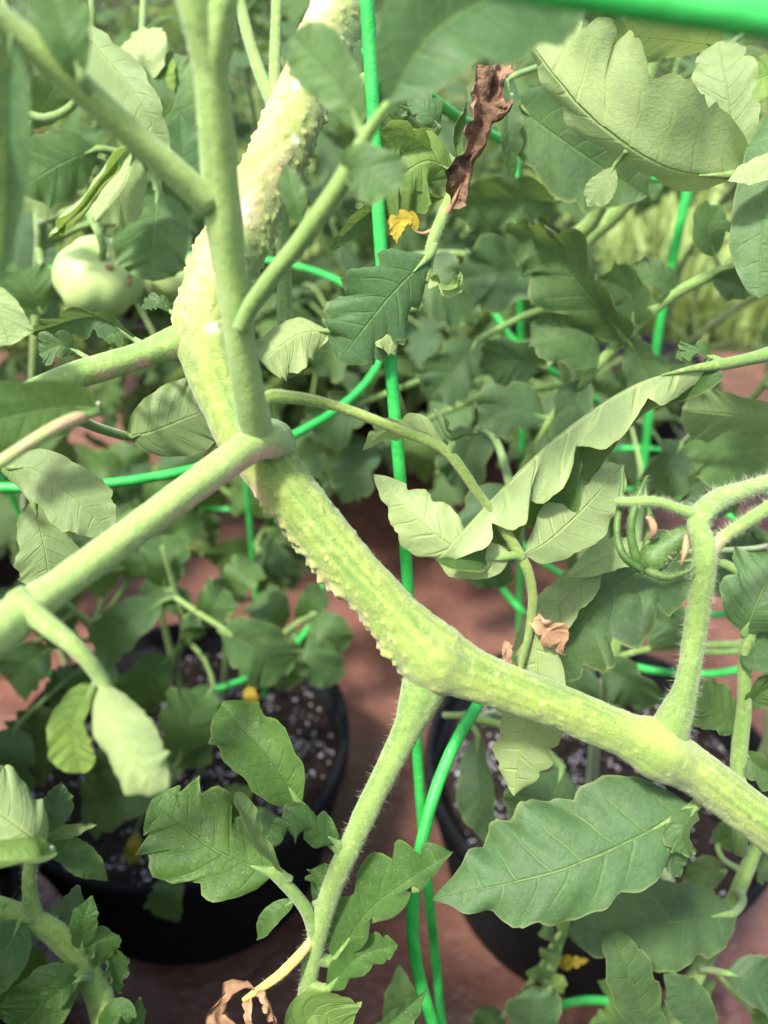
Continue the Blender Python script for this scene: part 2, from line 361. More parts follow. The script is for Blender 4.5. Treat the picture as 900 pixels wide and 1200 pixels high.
def build_leaf(C0, N0, wl, wr, under=False, fold=(0, 0), curl=(0, 0), twist=0, lobe=.3, nl=4, fine=.05, ripple=.06, puck=.014, al=.6, be=.95, seed=1, nt_=44, ns=9, crumple=0.0, name='leaf', tipcurl=0.0):
    """C0: dense midrib (M,3); N0: view-facing normals for it; widths in metres"""
    M = len(C0); T = unit(np.gradient(C0, axis=0)); N0 = unit(N0 - (N0 * T).sum(1, keepdims=True) * T)
    if twist:
        an = np.linspace(-.5, .5, M)[:, None] * R(twist); Bt = np.cross(T, N0); N0 = np.cos(an) * N0 + np.sin(an) * Bt
    B0 = np.cross(T, N0)
    L = np.linalg.norm(np.diff(C0, axis=0), axis=1).sum()
    t, s, sides = leaf_arrays(nt_, ns, al, be, lobe, nl, fine, seed, aspect=(wl + wr) / 2 / max(L, 1e-6))
    rg = random.Random(seed + 5); V = []; UVs = []; idx = {}
    def samp(A, a):
        x = np.clip(a, 0, 1) * (M - 1); i = np.minimum(x.astype(int), M - 2); fr = (x - i)[..., None]; return A[i] * (1 - fr) + A[i + 1] * fr
    grids = []
    wav = [(rg.uniform(2.0, 3.2), rg.random() * 6.3), (rg.uniform(4.2, 6.5), rg.random() * 6.3)]
    for k, sg in enumerate((-1, 1)):
        a, bb = sides[k]; wm = (wl, wr)[k]; rr = bb * wm
        c = samp(C0, a); n_ = unit(samp(N0, a)); b_ = unit(samp(B0, a)) * sg
        f0, cu = R(fold[k]), R(curl[k])
        th = f0 + cu * (s[None, :] ** 1.3) * np.ones_like(rr)
        dr = np.diff(rr, axis=1, prepend=0); tm = th - np.diff(th, axis=1, prepend=th[:, :1]) / 2
        off_b = np.cumsum(dr * np.cos(tm), axis=1); off_n = np.cumsum(dr * np.sin(tm), axis=1)
        rp = ripple * wm * (s[None, :] ** 2) * sum(math.pow(.6, q) * np.sin(wv[0] * 2 * np.pi * t[:, None] + wv[1] + k * 1.7) for q, wv in enumerate(wav))
        pk = puck * wm * (1 + .8 * np.sin(t[:, None] * 17 + k)) * np.abs(np.sin(np.pi * (8 * t[:, None] + (.4 if k else 0)))) * np.sin(np.pi * np.clip(s[None, :], 0, 1)) * (1 if not under else -1)
        p = c + b_ * off_b[..., None] + n_ * off_n[..., None]
        nn = -np.sin(th)[..., None] * b_ + np.cos(th)[..., None] * n_
        p = p + nn * (rp + pk)[..., None]
        if crumple:
            for i in range(p.shape[0]):
                for j in range(p.shape[1]):
                    q = Vector(p[i, j] * 90); p[i, j] += np.array(noise.noise_vector(q)) * crumple * (.25 + .75 * s[j]) * min(1, t[i] * 5)
                    if crumple > .002: p[i, j] += np.array(noise.noise_vector(q * 3.3)) * crumple * .5
        grids.append(p)
    v = []; uv = []; nt2 = len(t)
    for i in range(nt2):                       # row: left side outer..inner, midrib, right inner..outer
        for j in range(ns - 1, 0, -1): v.append(grids[0][i, j]); uv.append((t[i], -s[j]))
        v.append((grids[0][i, 0] + grids[1][i, 0]) / 2); uv.append((t[i], 0))
        for j in range(1, ns): v.append(grids[1][i, j]); uv.append((t[i], s[j]))
    W_ = 2 * ns - 1; f = []
    for i in range(nt2 - 1):
        for j in range(W_ - 1):
            q = (i * W_ + j, i * W_ + j + 1, (i + 1) * W_ + j + 1, (i + 1) * W_ + j)
            f.append(q[::-1] if under else q)
    o = np.array(C0[0]); return mesh(name, np.array(v) - o, f, uv=uv)
SEED = [10]
def leaf(plant, pts, w, mat=None, under=False, tilt=0, fold=0, curl=0, wl=1., wr=1., to=None, pet=5, name='leaf', pmat=None, nopet=False, **k):
    """pts: (px,py,depth) base..tip. w half width in px. fold/curl: number or (left,right), + = towards the camera"""
    SEED[0] += 1
    P = [tuple(U(*p)) for p in pts]; C = spline(P, 40)
    view = unit(np.array(CAM)[None, :] - C); T = unit(np.gradient(C, axis=0)); N = unit(view - (view * T).sum(1, keepdims=True) * T)
    if tilt:
        B = np.cross(T, N); N = math.cos(R(tilt)) * N + math.sin(R(tilt)) * B
    dm = sum(p[2] for p in pts) / len(pts); wm = w * dm / F
    two = lambda q: q if isinstance(q, tuple) else (q, q)
    k.setdefault('seed', SEED[0]); rr_ = random.Random(SEED[0] * 7); k.setdefault('twist', rr_.uniform(-18, 18)); k.setdefault('crumple', wm * .045); k.setdefault('nt_', 44 if dm < .42 else 26); k.setdefault('ns', 9 if dm < .42 else 6)
    me = build_leaf(C, N, wm * wl, wm * wr, under, two(fold), two(curl), name=name, **k)
    mt = mat or LEAF
    o = link(name, me, mt, plant, C[0])
    if not nopet:
        top = plant
        while top.parent is not None: top = top.parent
        e = U(*to) if to else nearest(top, P[0])
        if e is not None and (e - Vector(P[0])).length > .003:
            a = Vector(P[0]); L = (e - a).length; mdir = (a - Vector(C[3])).normalized()
            b = a + mdir * L * .22; rp = pet * dm / F
            # petiole runs a little way into the blade as the midrib
            Q = [tuple(e) + (rp * 1.25,), tuple((e * .45 + b * .55)) + (rp,), tuple(a) + (rp * .9,), tuple(C[3]) + (rp * .55,), tuple(C[7]) + (rp * .12,)]
            S = spline(Q, 16); off = -np.array(N[0]) * rp * .2
            mp, fr = tube_mesh('petiole', S[:, :3], S[:, 3], 7, origin=S[0, :3])
            par = o if o.parent is None or o.parent.parent is None else o.parent
            link('petiole', mp, pmat or STEMG, par, S[0, :3])
    return o

# ------------------------------------------------------------------ ground
def grid_sheet(name, x0, x1, y0, y1, nx, ny, zf, mat):
    X = np.linspace(x0, x1, nx); Y = np.linspace(y0, y1, ny); v = [(x, y, zf(x, y)) for y in Y for x in X]
    f = [(j * nx + i, j * nx + i + 1, (j + 1) * nx + i + 1, (j + 1) * nx + i) for j in range(ny - 1) for i in range(nx - 1)]
    o = link(name, mesh(name, v, f), mat, None, (0, 0, 0)); o['kind'] = 'structure'; return o
m, nt, out = newmat('soil_ground'); b = NB(nt); oc = b.n('ShaderNodeTexCoord').outputs['Object']
c = b.mix(b.rng(b.noise(3, oc, 6, .6), .35, .65), (.035, .055, .015), (.07, .09, .03)); c = b.mix(b.rng(b.noise(22, oc, 5, .7), .45, .7), c, (.045, .038, .022))
p = b.principled(c, .9, .2); b.l(b.bump(b.noise(60, oc, 5, .7), .8, .03), p.inputs['Normal']); b.l(p.outputs[0], out.inputs[0]); GROUND = m
m, nt, out = newmat('ground_sheet'); b = NB(nt); oc = b.n('ShaderNodeTexCoord').outputs['Object']
c = b.mix(b.rng(b.noise(5, oc, 5, .6), .35, .65), (.120, .056, .041), (.19, .090, .068)); c = b.mix(b.rng(b.noise(18, oc, 5, .65), .55, .72), c, (.065, .028, .021))
c = b.mix(b.math('MULTIPLY', b.rng(b.noise(60, oc, 4, .7), .62, .72), .5), c, (.33, .20, .15))
wv = b.n('ShaderNodeTexWave'); wv.inputs['Scale'].default_value = 160; wv.inputs['Distortion'].default_value = .5; b.l(oc, wv.inputs['Vector'])
hh = b.math('ADD', b.math('MULTIPLY', b.noise(9, oc, 4, .55), 1.0), b.math('MULTIPLY', b.noise(45, oc, 4, .6), .22)); hh = b.math('ADD', hh, b.math('MULTIPLY', wv.outputs['Fac'], .012))
p = b.principled(c, b.rng(b.noise(7, oc, 3), .3, .7, .13, .34), .6); b.l(b.bump(hh, .6, .035), p.inputs['Normal']); b.l(p.outputs[0], out.inputs[0]); SHEET = m
big = link('ground', mesh('ground', [(-150, -150, -.01), (150, -150, -.01), (150, 300, -.01), (-150, 300, -.01)], [(0, 1, 2, 3)]), GROUND, None, (0, 0, 0)); big['kind'] = 'structure'
def zsheet(x, y):
    return .006 + .010 * (noise.noise(Vector((x * 7, y * 7, 1.3))) + .5 * noise.noise(Vector((x * 17 + y * 6, y * 15, 4.1)))) + .006
grid_sheet('ground_sheet', -2.2, 2.0, -.9, 1.9, 130, 90, zsheet, SHEET)

# ------------------------------------------------------------------ pots and soil
def lathe(prof, seg, wob=0.0, seed=0):
    v = []; f = []
    for i, (r, z) in enumerate(prof):
        for j in range(seg):
            a = 2 * math.pi * j / seg; q = r * (1 + wob * noise.noise(Vector((math.cos(a) * 1.5, math.sin(a) * 1.5, z * 6 + seed)))); v.append((q * math.cos(a), q * math.sin(a), z))
    for i in range(len(prof) - 1):
        for j in range(seg):
            k = (j + 1) % seg; f.append((i * seg + j, i * seg + k, (i + 1) * seg + k, (i + 1) * seg + j))
    return v, f
m, nt, out = newmat('potting_soil'); b = NB(nt); oc = b.n('ShaderNodeTexCoord').outputs['Object']
c = b.mix(b.rng(b.noise(140, oc, 4, .7), .4, .65), (.012, .009, .008), (.040, .028, .022))
p = b.principled(c, .92, .2); b.l(b.bump(b.noise(320, oc, 4, .7), .9, .004), p.inputs['Normal']); b.l(p.outputs[0], out.inputs[0]); SOIL = m
PERL = plain_mat('perlite', (.36, .34, .38), (.58, .56, .60), 300, .8, .3)
def pot(x, y, label, slabel, rt=.165, rb=.135, h=.185, perl=3600, seed=1, group=None):
    t = thing('plant_pot', (x, y, .006), label, 'plant pot', group)
    v, f = lathe([(rb - .02, .002), (rb - .004, .0), (rb, .006), (rb + .3 * (rt - rb), .06), (rb + .75 * (rt - rb), .13), (rt - .002, h - .022), (rt - .008, h - .022), (rt - .009, h - .05), (.001, h - .051)], 56, .012, seed)
    link('wall', mesh('wall', v, f), POT, t, (x, y, .006))
    v, f = lathe([(rt - .0065, h - .024), (rt + .0008, h - .023), (rt + .0012, h - .012), (rt + .001, h - .003), (rt - .002, h), (rt - .006, h - .003), (rt - .0065, h - .024)], 56, .012, seed)
    link('rim', mesh('rim', v, f), POT, t, (x, y, .006))
    rg = random.Random(seed); V = []; Fc = []; R_ = rt - .0105; nr = 14; sg = 44
    V.append((0, 0, .01))
    for i in range(1, nr + 1):
        for j in range(sg):
            a = 2 * math.pi * j / sg; r = R_ * i / nr; q = Vector((r * math.cos(a), r * math.sin(a), 0)); V.append((q.x, q.y, .006 * noise.noise(q * 60 + Vector((seed, 0, 0))) + .004 * noise.noise(q * 160) + (.006 if i < nr else 0)))
    for j in range(sg): Fc.append((0, 1 + j, 1 + (j + 1) % sg))
    for i in range(nr - 1):
        for j in range(sg): k = (j + 1) % sg; Fc.append((1 + i * sg + j, 1 + i * sg + k, 1 + (i + 1) * sg + k, 1 + (i + 1) * sg + j)[::-1])
    ns_ = len(Fc); v0, f0 = ico(); v0 = v0; sub = np.array([q for q in range(len(v0))])
    import bmesh
    bm = bmesh.new(); bmesh.ops.create_icosphere(bm, subdivisions=1, radius=1); vv = np.array([tuple(q.co) for q in bm.verts]); ff = [tuple(q.index for q in p.verts) for p in bm.faces]; bm.free()
    for _ in range(perl):
        a = rg.random() * 6.283; r = R_ * math.sqrt(rg.random()) * .96
        if noise.noise(Vector((r * math.cos(a) * 38 + seed, r * math.sin(a) * 38, 0))) < rg.uniform(-.35, .35): continue
        s = rg.uniform(.0006, .0017) * (1.0 if rg.random() < .9 else 1.7); k = len(V)
        for q in vv: V.append((r * math.cos(a) + q[0] * s * rg.uniform(.5, 1.5), r * math.sin(a) + q[1] * s * rg.uniform(.5, 1.5), .006 + q[2] * s * rg.uniform(.5, 1.2)))
        for q in ff: Fc.append(tuple(k + z for z in q))
    me = mesh('potting_soil', V, Fc, smooth=True); me.materials.append(SOIL); me.materials.append(PERL)
    me.polygons.foreach_set('material_index', [0] * ns_ + [1] * (len(Fc) - ns_))
    o = link('potting_soil', me, None, None, (x, y, .006 + h - .046)); o['kind'] = 'stuff'; tag(o, slabel, 'soil')
    return t
PZ = .006 + .185 - .046
pot(-.20, .548, 'wide black pot under the young tomato plant with rounded leaflets', 'dark potting soil speckled with white perlite under the young tomato plant', seed=2)
pot(.205, .515, 'black pot beside the two green cage rods, half hidden by a big leaf', 'dark potting soil with perlite in the pot beside the green cage rods', seed=3)

# ------------------------------------------------------------------ cages
def rod(parent, name, pts, r, n=None, sides=12):
    P = []
    for p in pts:
        if p[0] == 'w': P.append(p[1:4] + (p[4] if len(p) > 4 else r,))
        else: P.append(tuple(U(*p[:3])) + (r,))
    S = spline(P, n or max(16, 8 * len(P)))
    me, _ = tube_mesh(name, S[:, :3], S[:, 3], sides, ref=np.tile(np.array([[.3, .5, .81]]), (len(S), 1)), lump=.012, lumps=40)
    return link(name, me, ROD, parent, S[0, :3])
def ring(parent, cx, cy, z, rad, r, squash=1.0):
    P = [('w', cx + rad * math.cos(a), cy + rad * squash * math.sin(a), z + .004 * math.sin(2 * a)) for a in np.linspace(0, 2 * math.pi, 40)]
    return rod(parent, 'ring', P, r, 72)
cg = thing('tomato_cage', (.04, .62, .0), 'bright green coated wire cage rods running behind the swollen stem', 'plant cage')
rod(cg, 'upright_rod', [(424, -40, .268), (432, 30, .275), (445, 270, .297), (458, 430, .312), (475, 640, .335), (489, 880, .372), (498, 1000, .395), (512, 1140, .43), (520, 1230, .45), ('w', .055, .30, .002)], .0025, 60)
rod(cg, 'upright_rod', [(600, 770, .40), (552, 838, .365), (520, 900, .352), (498, 970, .345), (484, 1060, .342), (488, 1130, .345), (512, 1215, .36), (540, 1300, .40), ('w', .07, .27, .002)], .0027, 50)
rod(cg, 'ring', [(330, -75, .118), (480, -48, .115), (610, -22, .113), (760, 2, .113), (900, 24, .116), (1050, 55, .125), (1300, 160, .17), (1500, 300, .30), (1400, 260, .5), (1000, 190, .62), (830, 207, .6), (700, 205, .55), (560, 150, .45), (432, 60, .28)], .0027, 90)
cg2 = thing('tomato_cage', (-.19, .56, .02), 'green wire ring cage around the young plant in the wide black pot', 'plant cage')
ring(cg2, -.192, .540, .60, .192, .0026); ring(cg2, -.188, .572, .35, .133, .0026, .98)
for (x0, y0, x1, y1) in ((-.125, .655, -.13, .63), (-.36, .62, -.27, .58), (-.21, .35, -.2, .455)):
    if y0 > .5: rod(cg2, 'upright_rod', [('w', x1, y1, PZ - .04), ('w', x0 * .45 + x1 * .55, y0 * .45 + y1 * .55, .35), ('w', x0, y0, .60), ('w', x0 * 1.2 - x1 * .2, y0 * 1.2 - y1 * .2, .74)], .0026)
cg3 = thing('tomato_cage', (.21, .53, .02), 'green wire cage partly hidden by dark leaves behind the small hairy fruit', 'plant cage')
ring(cg3, .205, .52, .415, .117, .0027); ring(cg3, .215, .545, .445, .115, .0025)
rod(cg3, 'upright_rod', [(822, 150, .62), (805, 225, .62), (770, 400, .68), (752, 560, .72), ('w', .25, .62, PZ - .04)], .0036)
rod(cg3, 'ring', [(566, 345, .622), (580, 368, .62), (610, 408, .62), (655, 440, .63), (700, 470, .66)], .0028)
rod(cg3, 'upright_rod', [(602, 120, .58), (606, 260, .60), (612, 440, .68), (612, 520, .72), ('w', .145, .60, PZ - .04)], .0028)
rod(cg3, 'ring', [(560, 1250, .5), (640, 1188, .52), (700, 1172, .55), (790, 1192, .56), (860, 1240, .5)], .0028)

# ------------------------------------------------------------------ the tomato plant in front
P0 = thing('tomato_plant', (.36, .12, .01), 'large tomato plant with thick swollen bumpy yellow green stem', 'tomato plant')
rgb_ = random.Random(4); BUMPS = []
def bumps(a, b, p0, p1, cnt, amp, sig):
    for _ in range(cnt):
        u = rgb_.random(); q = rgb_.uniform(.4, 1.35)
        BUMPS.append(((a[0] + (b[0] - a[0]) * u, a[1] + (b[1] - a[1]) * u), rgb_.uniform(p0, p1), amp * q, sig * (.6 + .5 * q)))
bumps((415, -40), (345, 140), -110, 110, 200, .0006, .0008); bumps((345, 140), (245, 400), -110, 110, 300, .0006, .0008)
bumps((415, -40), (345, 140), -112, -66, 60, .0008, .0009); bumps((345, 140), (245, 400), -112, -66, 90, .0008, .0010); bumps((345, 140), (245, 400), 66, 110, 60, .0007, .0009)
bumps((318, 562), (505, 762), 60, 112, 200, .0006, .0010); bumps((318, 562), (505, 762), 25, 75, 60, .0006, .0006); bumps((264, 480), (505, 762), -110, 60, 70, .0004, .0006); bumps((505, 762), (900, 970), -110, 110, 120, .0003, .0007)
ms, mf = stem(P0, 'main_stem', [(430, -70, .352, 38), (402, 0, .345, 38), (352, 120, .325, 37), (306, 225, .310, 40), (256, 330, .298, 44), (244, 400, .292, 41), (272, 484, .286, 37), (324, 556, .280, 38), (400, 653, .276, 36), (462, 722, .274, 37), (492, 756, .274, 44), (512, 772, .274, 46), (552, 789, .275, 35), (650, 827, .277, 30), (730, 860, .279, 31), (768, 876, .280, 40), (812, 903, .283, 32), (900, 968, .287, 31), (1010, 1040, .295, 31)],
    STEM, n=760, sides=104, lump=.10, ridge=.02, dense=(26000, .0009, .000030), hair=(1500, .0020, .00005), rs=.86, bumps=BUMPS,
    scar=[((300, 265), 20, .020, 40, .9), ((226, 400), -80, .016, 30, 1.5), ((280, 330), 40, .05, 30, .9), ((340, 150), 60, .05, 40, 1.0), ((320, 550), 85, .03, 30, 1.2), ((370, 40), 50, .05, 40, 1.0), ((310, 210), -10, .02, 30, .8), ((420, 680), 80, .03, 20, .7)],
    pale=[((288, 278), 28, .009, 20, .9), ((372, 20), 48, .014, 22, .85), ((338, 120), 20, .004, 9, .6), ((310, 170), -20, .004, 10, .6), ((250, 400), -10, .004, 12, .5)],  # pinkish-white patches; the first two are glare painted onto the upper stem
    wan=[((400, 0), 0, .08, 400, .35), ((352, 120), 0, .08, 400, .35), ((306, 225), 0, .06, 400, .25), ((250, 360), 0, .05, 400, .15), ((770, 876), -60, .03, 60, .6), ((502, 780), 60, .02, 80, .6)])  # overexposed look of the upper stem painted in; last two pale the swellings
stem(P0, 'main_stem', [(990, 1028, .294, 33), (1010, 1040, .295, 33), ('w', .25, .16, .30, .009), ('w', .33, .13, .12, .009), ('w', .36, .12, .0, .010)], STEM, rs=.86, n=40)
# upper swollen part is paler: its strong light is painted into the stem colour, the front shoots follow
st1, f1 = stem(P0, 'side_stem', [(208, -60, .176, 21), (225, 0, .180, 23), (246, 85, .190, 25), (257, 200, .204, 26), (266, 290, .216, 25), (279, 380, .230, 22), (291, 460, .246, 22), (297, 490, .255, 24), (303, 514, .266, 22)], STEMF, n=60, sides=20, hair=(500, .0012, .00004))
stem(P0, 'side_stem', [(280, -60, .176, 18), (263, 0, .180, 19), (250, 80, .189, 22), (255, 140, .197, 22)], STEMF, sides=16)
stem(P0, 'side_branch', [(330, 532, .286, 22), (320, 516, .275, 29), (303, 518, .263, 27), (278, 533, .255, 24), (200, 590, .236, 23), (90, 672, .214, 24), (20, 722, .20, 29), (-40, 765, .19, 33), (-160, 850, .19, 31)], STEMF, n=70, sides=22, hair=(700, .0013, .00004),
     scar=[(.10, -58, .05, 18, 2.0), (.17, -62, .07, 22, 2.2), (.27, -66, .09, 22, 2.0), (.38, -68, .07, 18, 1.5)])
stem(P0, 'side_branch', [(-120, -90, .150, 21), (-20, 5, .165, 21), (90, 100, .180, 21), (180, 180, .195, 20), (245, 238, .207, 20)], STEMF, n=40, sides=18)
s4, _ = stem(P0, 'side_branch', [(15, 700, .20, 20), (50, 728, .199, 15), (92, 762, .20, 12), (118, 795, .204, 10), (135, 830, .208, 7)], STEMF, sides=14)
s5, _ = stem(P0, 'side_branch', [(236, 390, .292, 28), (205, 402, .290, 24), (160, 418, .286, 19), (90, 440, .278, 20), (20, 468, .268, 20), (-60, 490, .26, 20)], STEMG, n=40, sides=18, hair=(300, .0012, .00004), scar=[(.28, -50, .05, 26, 1.5), (.42, -40, .04, 22, 1.6), (.10, -50, .05, 26, 1.2)])
s6, f6 = stem(P0, 'side_branch', [(318, 520, .277, 12), (312, 470, .272, 15), (345, 466, .268, 12), (400, 478, .268, 10), (470, 505, .27, 9), (522, 528, .272, 10), (560, 578, .278, 9), (600, 635, .285, 10), (622, 680, .29, 9), (622, 730, .295, 8), (608, 790, .30, 5)], STEM, rs=.62, n=80, sides=14, hair=(900, .0010, .00004))
s7, _ = stem(P0, 'side_branch', [(282, 385, .225, 12), (300, 350, .218, 13), (350, 285, .205, 13), (395, 222, .195, 14), (422, 172, .188, 11), (446, 134, .182, 8), (458, 116, .180, 4)], STEMG, n=44, sides=16)
s8, _ = stem(P0, 'side_stem', [(338, 440, .33, 10), (334, 370, .335, 11), (332, 290, .34, 10), (328, 200, .345, 9), (322, 90, .37, 8), (326, -30, .38, 8)], STEMG, n=44, sides=14, hair=(420, .0030, .00005))
stem(P0, 'side_stem', [(322, 130, .362, 9), (306, 90, .37, 9), (290, 40, .375, 8), (272, -40, .38, 8)], STEMG, sides=12, hair=(140, .0024, .00005))
# hairy truss on the right with the young fruit
s10, f10 = stem(P0, 'fruit_truss', [(768, 882, .283, 16), (781, 862, .281, 27), (795, 830, .276, 22), (806, 795, .270, 16), (818, 720, .264, 16), (826, 650, .258, 17), (818, 612, .258, 15), (838, 588, .262, 16), (880, 572, .268, 12), (940, 555, .278, 10), (1040, 540, .29, 9)], STEMG, n=80, sides=18, lump=.09, hair=(900, .0040, .00006), dense=(2500, .0009, .00004))
stem(P0, 'fruit_truss', [(826, 606, .259, 11), (800, 598, .258, 8), (770, 588, .258, 7), (742, 588, .26, 7), (723, 588, .262, 6)], STEMG, n=26, hair=(300, .0022, .00005))
stem(P0, 'fruit_truss', [(828, 650, .258, 12), (850, 628, .256, 9), (880, 608, .254, 9), (930, 575, .252, 9)], STEMG, n=26, hair=(300, .0028, .00005), scar=[(.1, 0, .2, 60, .8)])
cal = stem(P0, 'young_fruit', [(812, 622, .262, 8), (800, 628, .264, 14), (780, 642, .266, 19), (765, 657, .266, 21), (757, 668, .266, 9)], SEP, n=24, sides=16, lump=.10, hair=(220, .0020, .00005))[0]
for pts in ([(758, 664, .264, 6), (746, 655, .262, 7), (739, 620, .260, 6), (745, 590, .26, 5), (758, 558, .262, 2)], [(752, 668, .262, 6), (730, 650, .262, 6), (723, 620, .264, 5), (728, 580, .266, 4), (730, 545, .27, 1)], [(757, 668, .264, 7), (780, 676, .26, 6), (800, 672, .256, 4), (815, 664, .254, 1)], [(752, 660, .27, 6), (762, 620, .272, 6), (757, 585, .274, 4), (756, 560, .276, 1)]):
    o, _ = stem(cal, 'sepal', pts, SEP, n=20, sides=9, hair=(90, .0016, .00004)); STEMS[P0].pop()
stem(P0, 'dried_petal', [(760, 632, .262, 2), (766, 622, .260, 6), (763, 610, .26, 5), (757, 606, .26, 2)], DEADP, n=12, sides=8)
stem(P0, 'dried_petal', [(805, 625, .262, 4), (803, 645, .258, 5), (798, 662, .257, 1)], DEADP, n=10, sides=8)
# lower branch with its leaves
s11, f11 = stem(P0, 'side_branch', [(512, 766, .275, 42), (494, 812, .276, 30), (470, 870, .278, 19), (440, 930, .281, 17), (408, 998, .286, 16), (388, 1045, .291, 15), (370, 1105, .297, 14), (358, 1170, .303, 12), (348, 1240, .312, 10)], STEMG, n=70, sides=18, hair=(520, .0034, .00005), dense=(2200, .0008, .00004))
leaf(P0, [(352, 945, .285), (318, 892, .285), (258, 824, .292)], 47, LEAFS, tilt=8, fold=(8, 14), curl=(10, 40), wl=.95, wr=.8, lobe=.10, nl=4, fine=.03, al=.5, be=.62, to=(405, 1000, .286), pet=7, seed=3)
leaf(P0, [(322, 1024, .288), (255, 998, .288), (178, 938, .292)], 60, LEAFS, tilt=-4, fold=(6, 2), curl=(-10, 8), lobe=.34, nl=4, fine=.05, al=.42, be=.6, ripple=.05, to=(372, 1098, .296), pet=8, seed=12)
leaf(P0, [(330, 1022, .284), (298, 985, .278), (275, 928, .276)], 22, LEAFS, under=True, tilt=60, fold=20, lobe=.05, fine=.02, al=.6, be=.6, to=(340, 1030, .287), pet=4)
leaf(P0, [(398, 990, .284), (365, 968, .276), (340, 965, .272), (312, 982, .275)], 24, LEAFS, tilt=30, fold=(-20, 10), curl=(-60, 30), lobe=.5, nl=3, to=(408, 1000, .286), pet=6, ripple=.15)
leaf(P0, [(345, 1055, .292), (318, 1074, .29), (301, 1102, .292)], 12, LEAFS, tilt=20, fold=10, lobe=.0, fine=.02, to=(358, 1060, .292), pet=3)
leaf(P0, [(393, 1125, .300), (440, 1060, .295), (530, 998, .292)], 50, LEAFS, tilt=14, fold=(4, 26), curl=(6, 90), wl=1.05, wr=.72, lobe=.40, nl=4, fine=.03, al=.5, be=.75, to=(368, 1120, .298), pet=8, seed=21)
leaf(P0, [(385, 1158, .297), (420, 1122, .294), (466, 1106, .296)], 24, LEAFS, tilt=10, fold=(20, 30), curl=(10, 50), lobe=.15, al=.5, be=.6, to=(362, 1150, .30), pet=6)
leaf(P0, [(345, 1230, .288), (368, 1190, .286), (410, 1205, .29)], 40, LEAFP, tilt=10, fold=20, curl=30, lobe=.1, al=.5, be=.6, to=(352, 1190, .305))
leaf(P0, [(430, 1215, .29), (462, 1195, .288), (500, 1160, .29)], 18, LEAFS, tilt=30, fold=(30, 10), lobe=.1, to=(350, 1225, .306))
leaf(P0, [(368, 1060, .296), (380, 1040, .305), (380, 1010, .31)], 26, LEAFS, tilt=20, lobe=.2, to=(385, 1050, .29))
stem(P0, 'yellowed_petiole', [(368, 1098, .296, 6), (352, 1118, .292, 7), (328, 1142, .288, 7), (300, 1162, .286, 5), (285, 1172, .286, 3)], YPET, n=26, sides=12, hair=(60, .002, .00005), scar=[(.12, 0, .1, 60, 1.2)])
for pts, w_ in (([(300, 1158, .286), (275, 1160, .284), (262, 1180, .284), (278, 1225, .286)], 20), ([(298, 1162, .285), (310, 1172, .282), (324, 1198, .282)], 11), ([(296, 1164, .286), (290, 1190, .284), (300, 1210, .284)], 9)):
    leaf(P0, pts, w_, DEADP, tilt=25, fold=30, curl=60, crumple=.003, lobe=.2, nopet=True, name='dried_leaf')
# leaves along the arching petiole
leaf(P0, [(600, 651, .285), (560, 655, .283), (500, 618, .282), (440, 556, .288)], 39, LEAFP, under=True, tilt=-10, fold=(-8, -20), curl=(-20, -10), lobe=.22, nl=4, fine=.05, al=.5, be=.85, to=(611, 652, .287), pet=6, seed=31)
leaf(P0, [(615, 650, .288), (645, 632, .292), (690, 590, .30), (728, 545, .31)], 42, LEAFP, under=True, tilt=15, fold=(-6, -10), lobe=.12, fine=.03, al=.5, be=.6, to=(609, 648, .287), pet=6, seed=32)
leaf(P0, [(520, 520, .272), (490, 505, .276), (455, 505, .282), (425, 528, .286)], 24, LEAFP, under=True, tilt=-45, fold=-10, lobe=.3, nl=3, to=(515, 525, .272), pet=4)
leaf(P0, [(530, 520, .27), (518, 505, .268), (508, 478, .27)], 13, LEAF, tilt=60, fold=40, curl=60, lobe=.2, to=(526, 528, .272), pet=5)
leaf(P0, [(530, 515, .27), (545, 508, .268), (566, 510, .268)], 7, LEAF, tilt=40, fold=40, to=(528, 522, .272), pet=4)
lf13 = leaf(P0, [(626, 738, .297), (628, 800, .30), (610, 880, .306), (603, 932, .312)], 43, LEAFP, under=True, tilt=10, fold=(-12, -12), curl=(-20, -30), lobe=.15, al=.45, be=.6, to=(620, 735, .296), pet=6, seed=40)
leaf(P0, [(622, 722, .294), (640, 735, .291), (664, 765, .294)], 17, DEADP, tilt=15, crumple=.0035, fold=10, lobe=.25, nopet=True, name='dried_leaf_patch')
leaf(P0, [(603, 790, .297), (596, 770, .296), (590, 752, .297)], 9, DEADP, tilt=20, crumple=.003, nopet=True, name='dried_leaf_patch')
# the long folded leaf: pale outside, dark inside
leaf(P0, [(842, 428, .300), (790, 436, .297), (735, 455, .292), (667, 500, .287), (600, 560, .281), (512, 656, .274)], 52, LEAFU, under=True, tilt=-6, fold=(-4, -150), curl=(10, 14), wl=1.0, wr=2.0, lobe=.36, nl=5, fine=.05, ripple=.13, al=.55, be=.62, to=(905, 414, .305), pet=8, pmat=STEM, seed=52, nt_=70, ns=11)
leaf(P0, [(835, 420, .302), (815, 412, .300), (790, 420, .302)], 16, LEAF, tilt=40, fold=30, lobe=.35, nl=3, to=(845, 425, .301), ripple=.2)
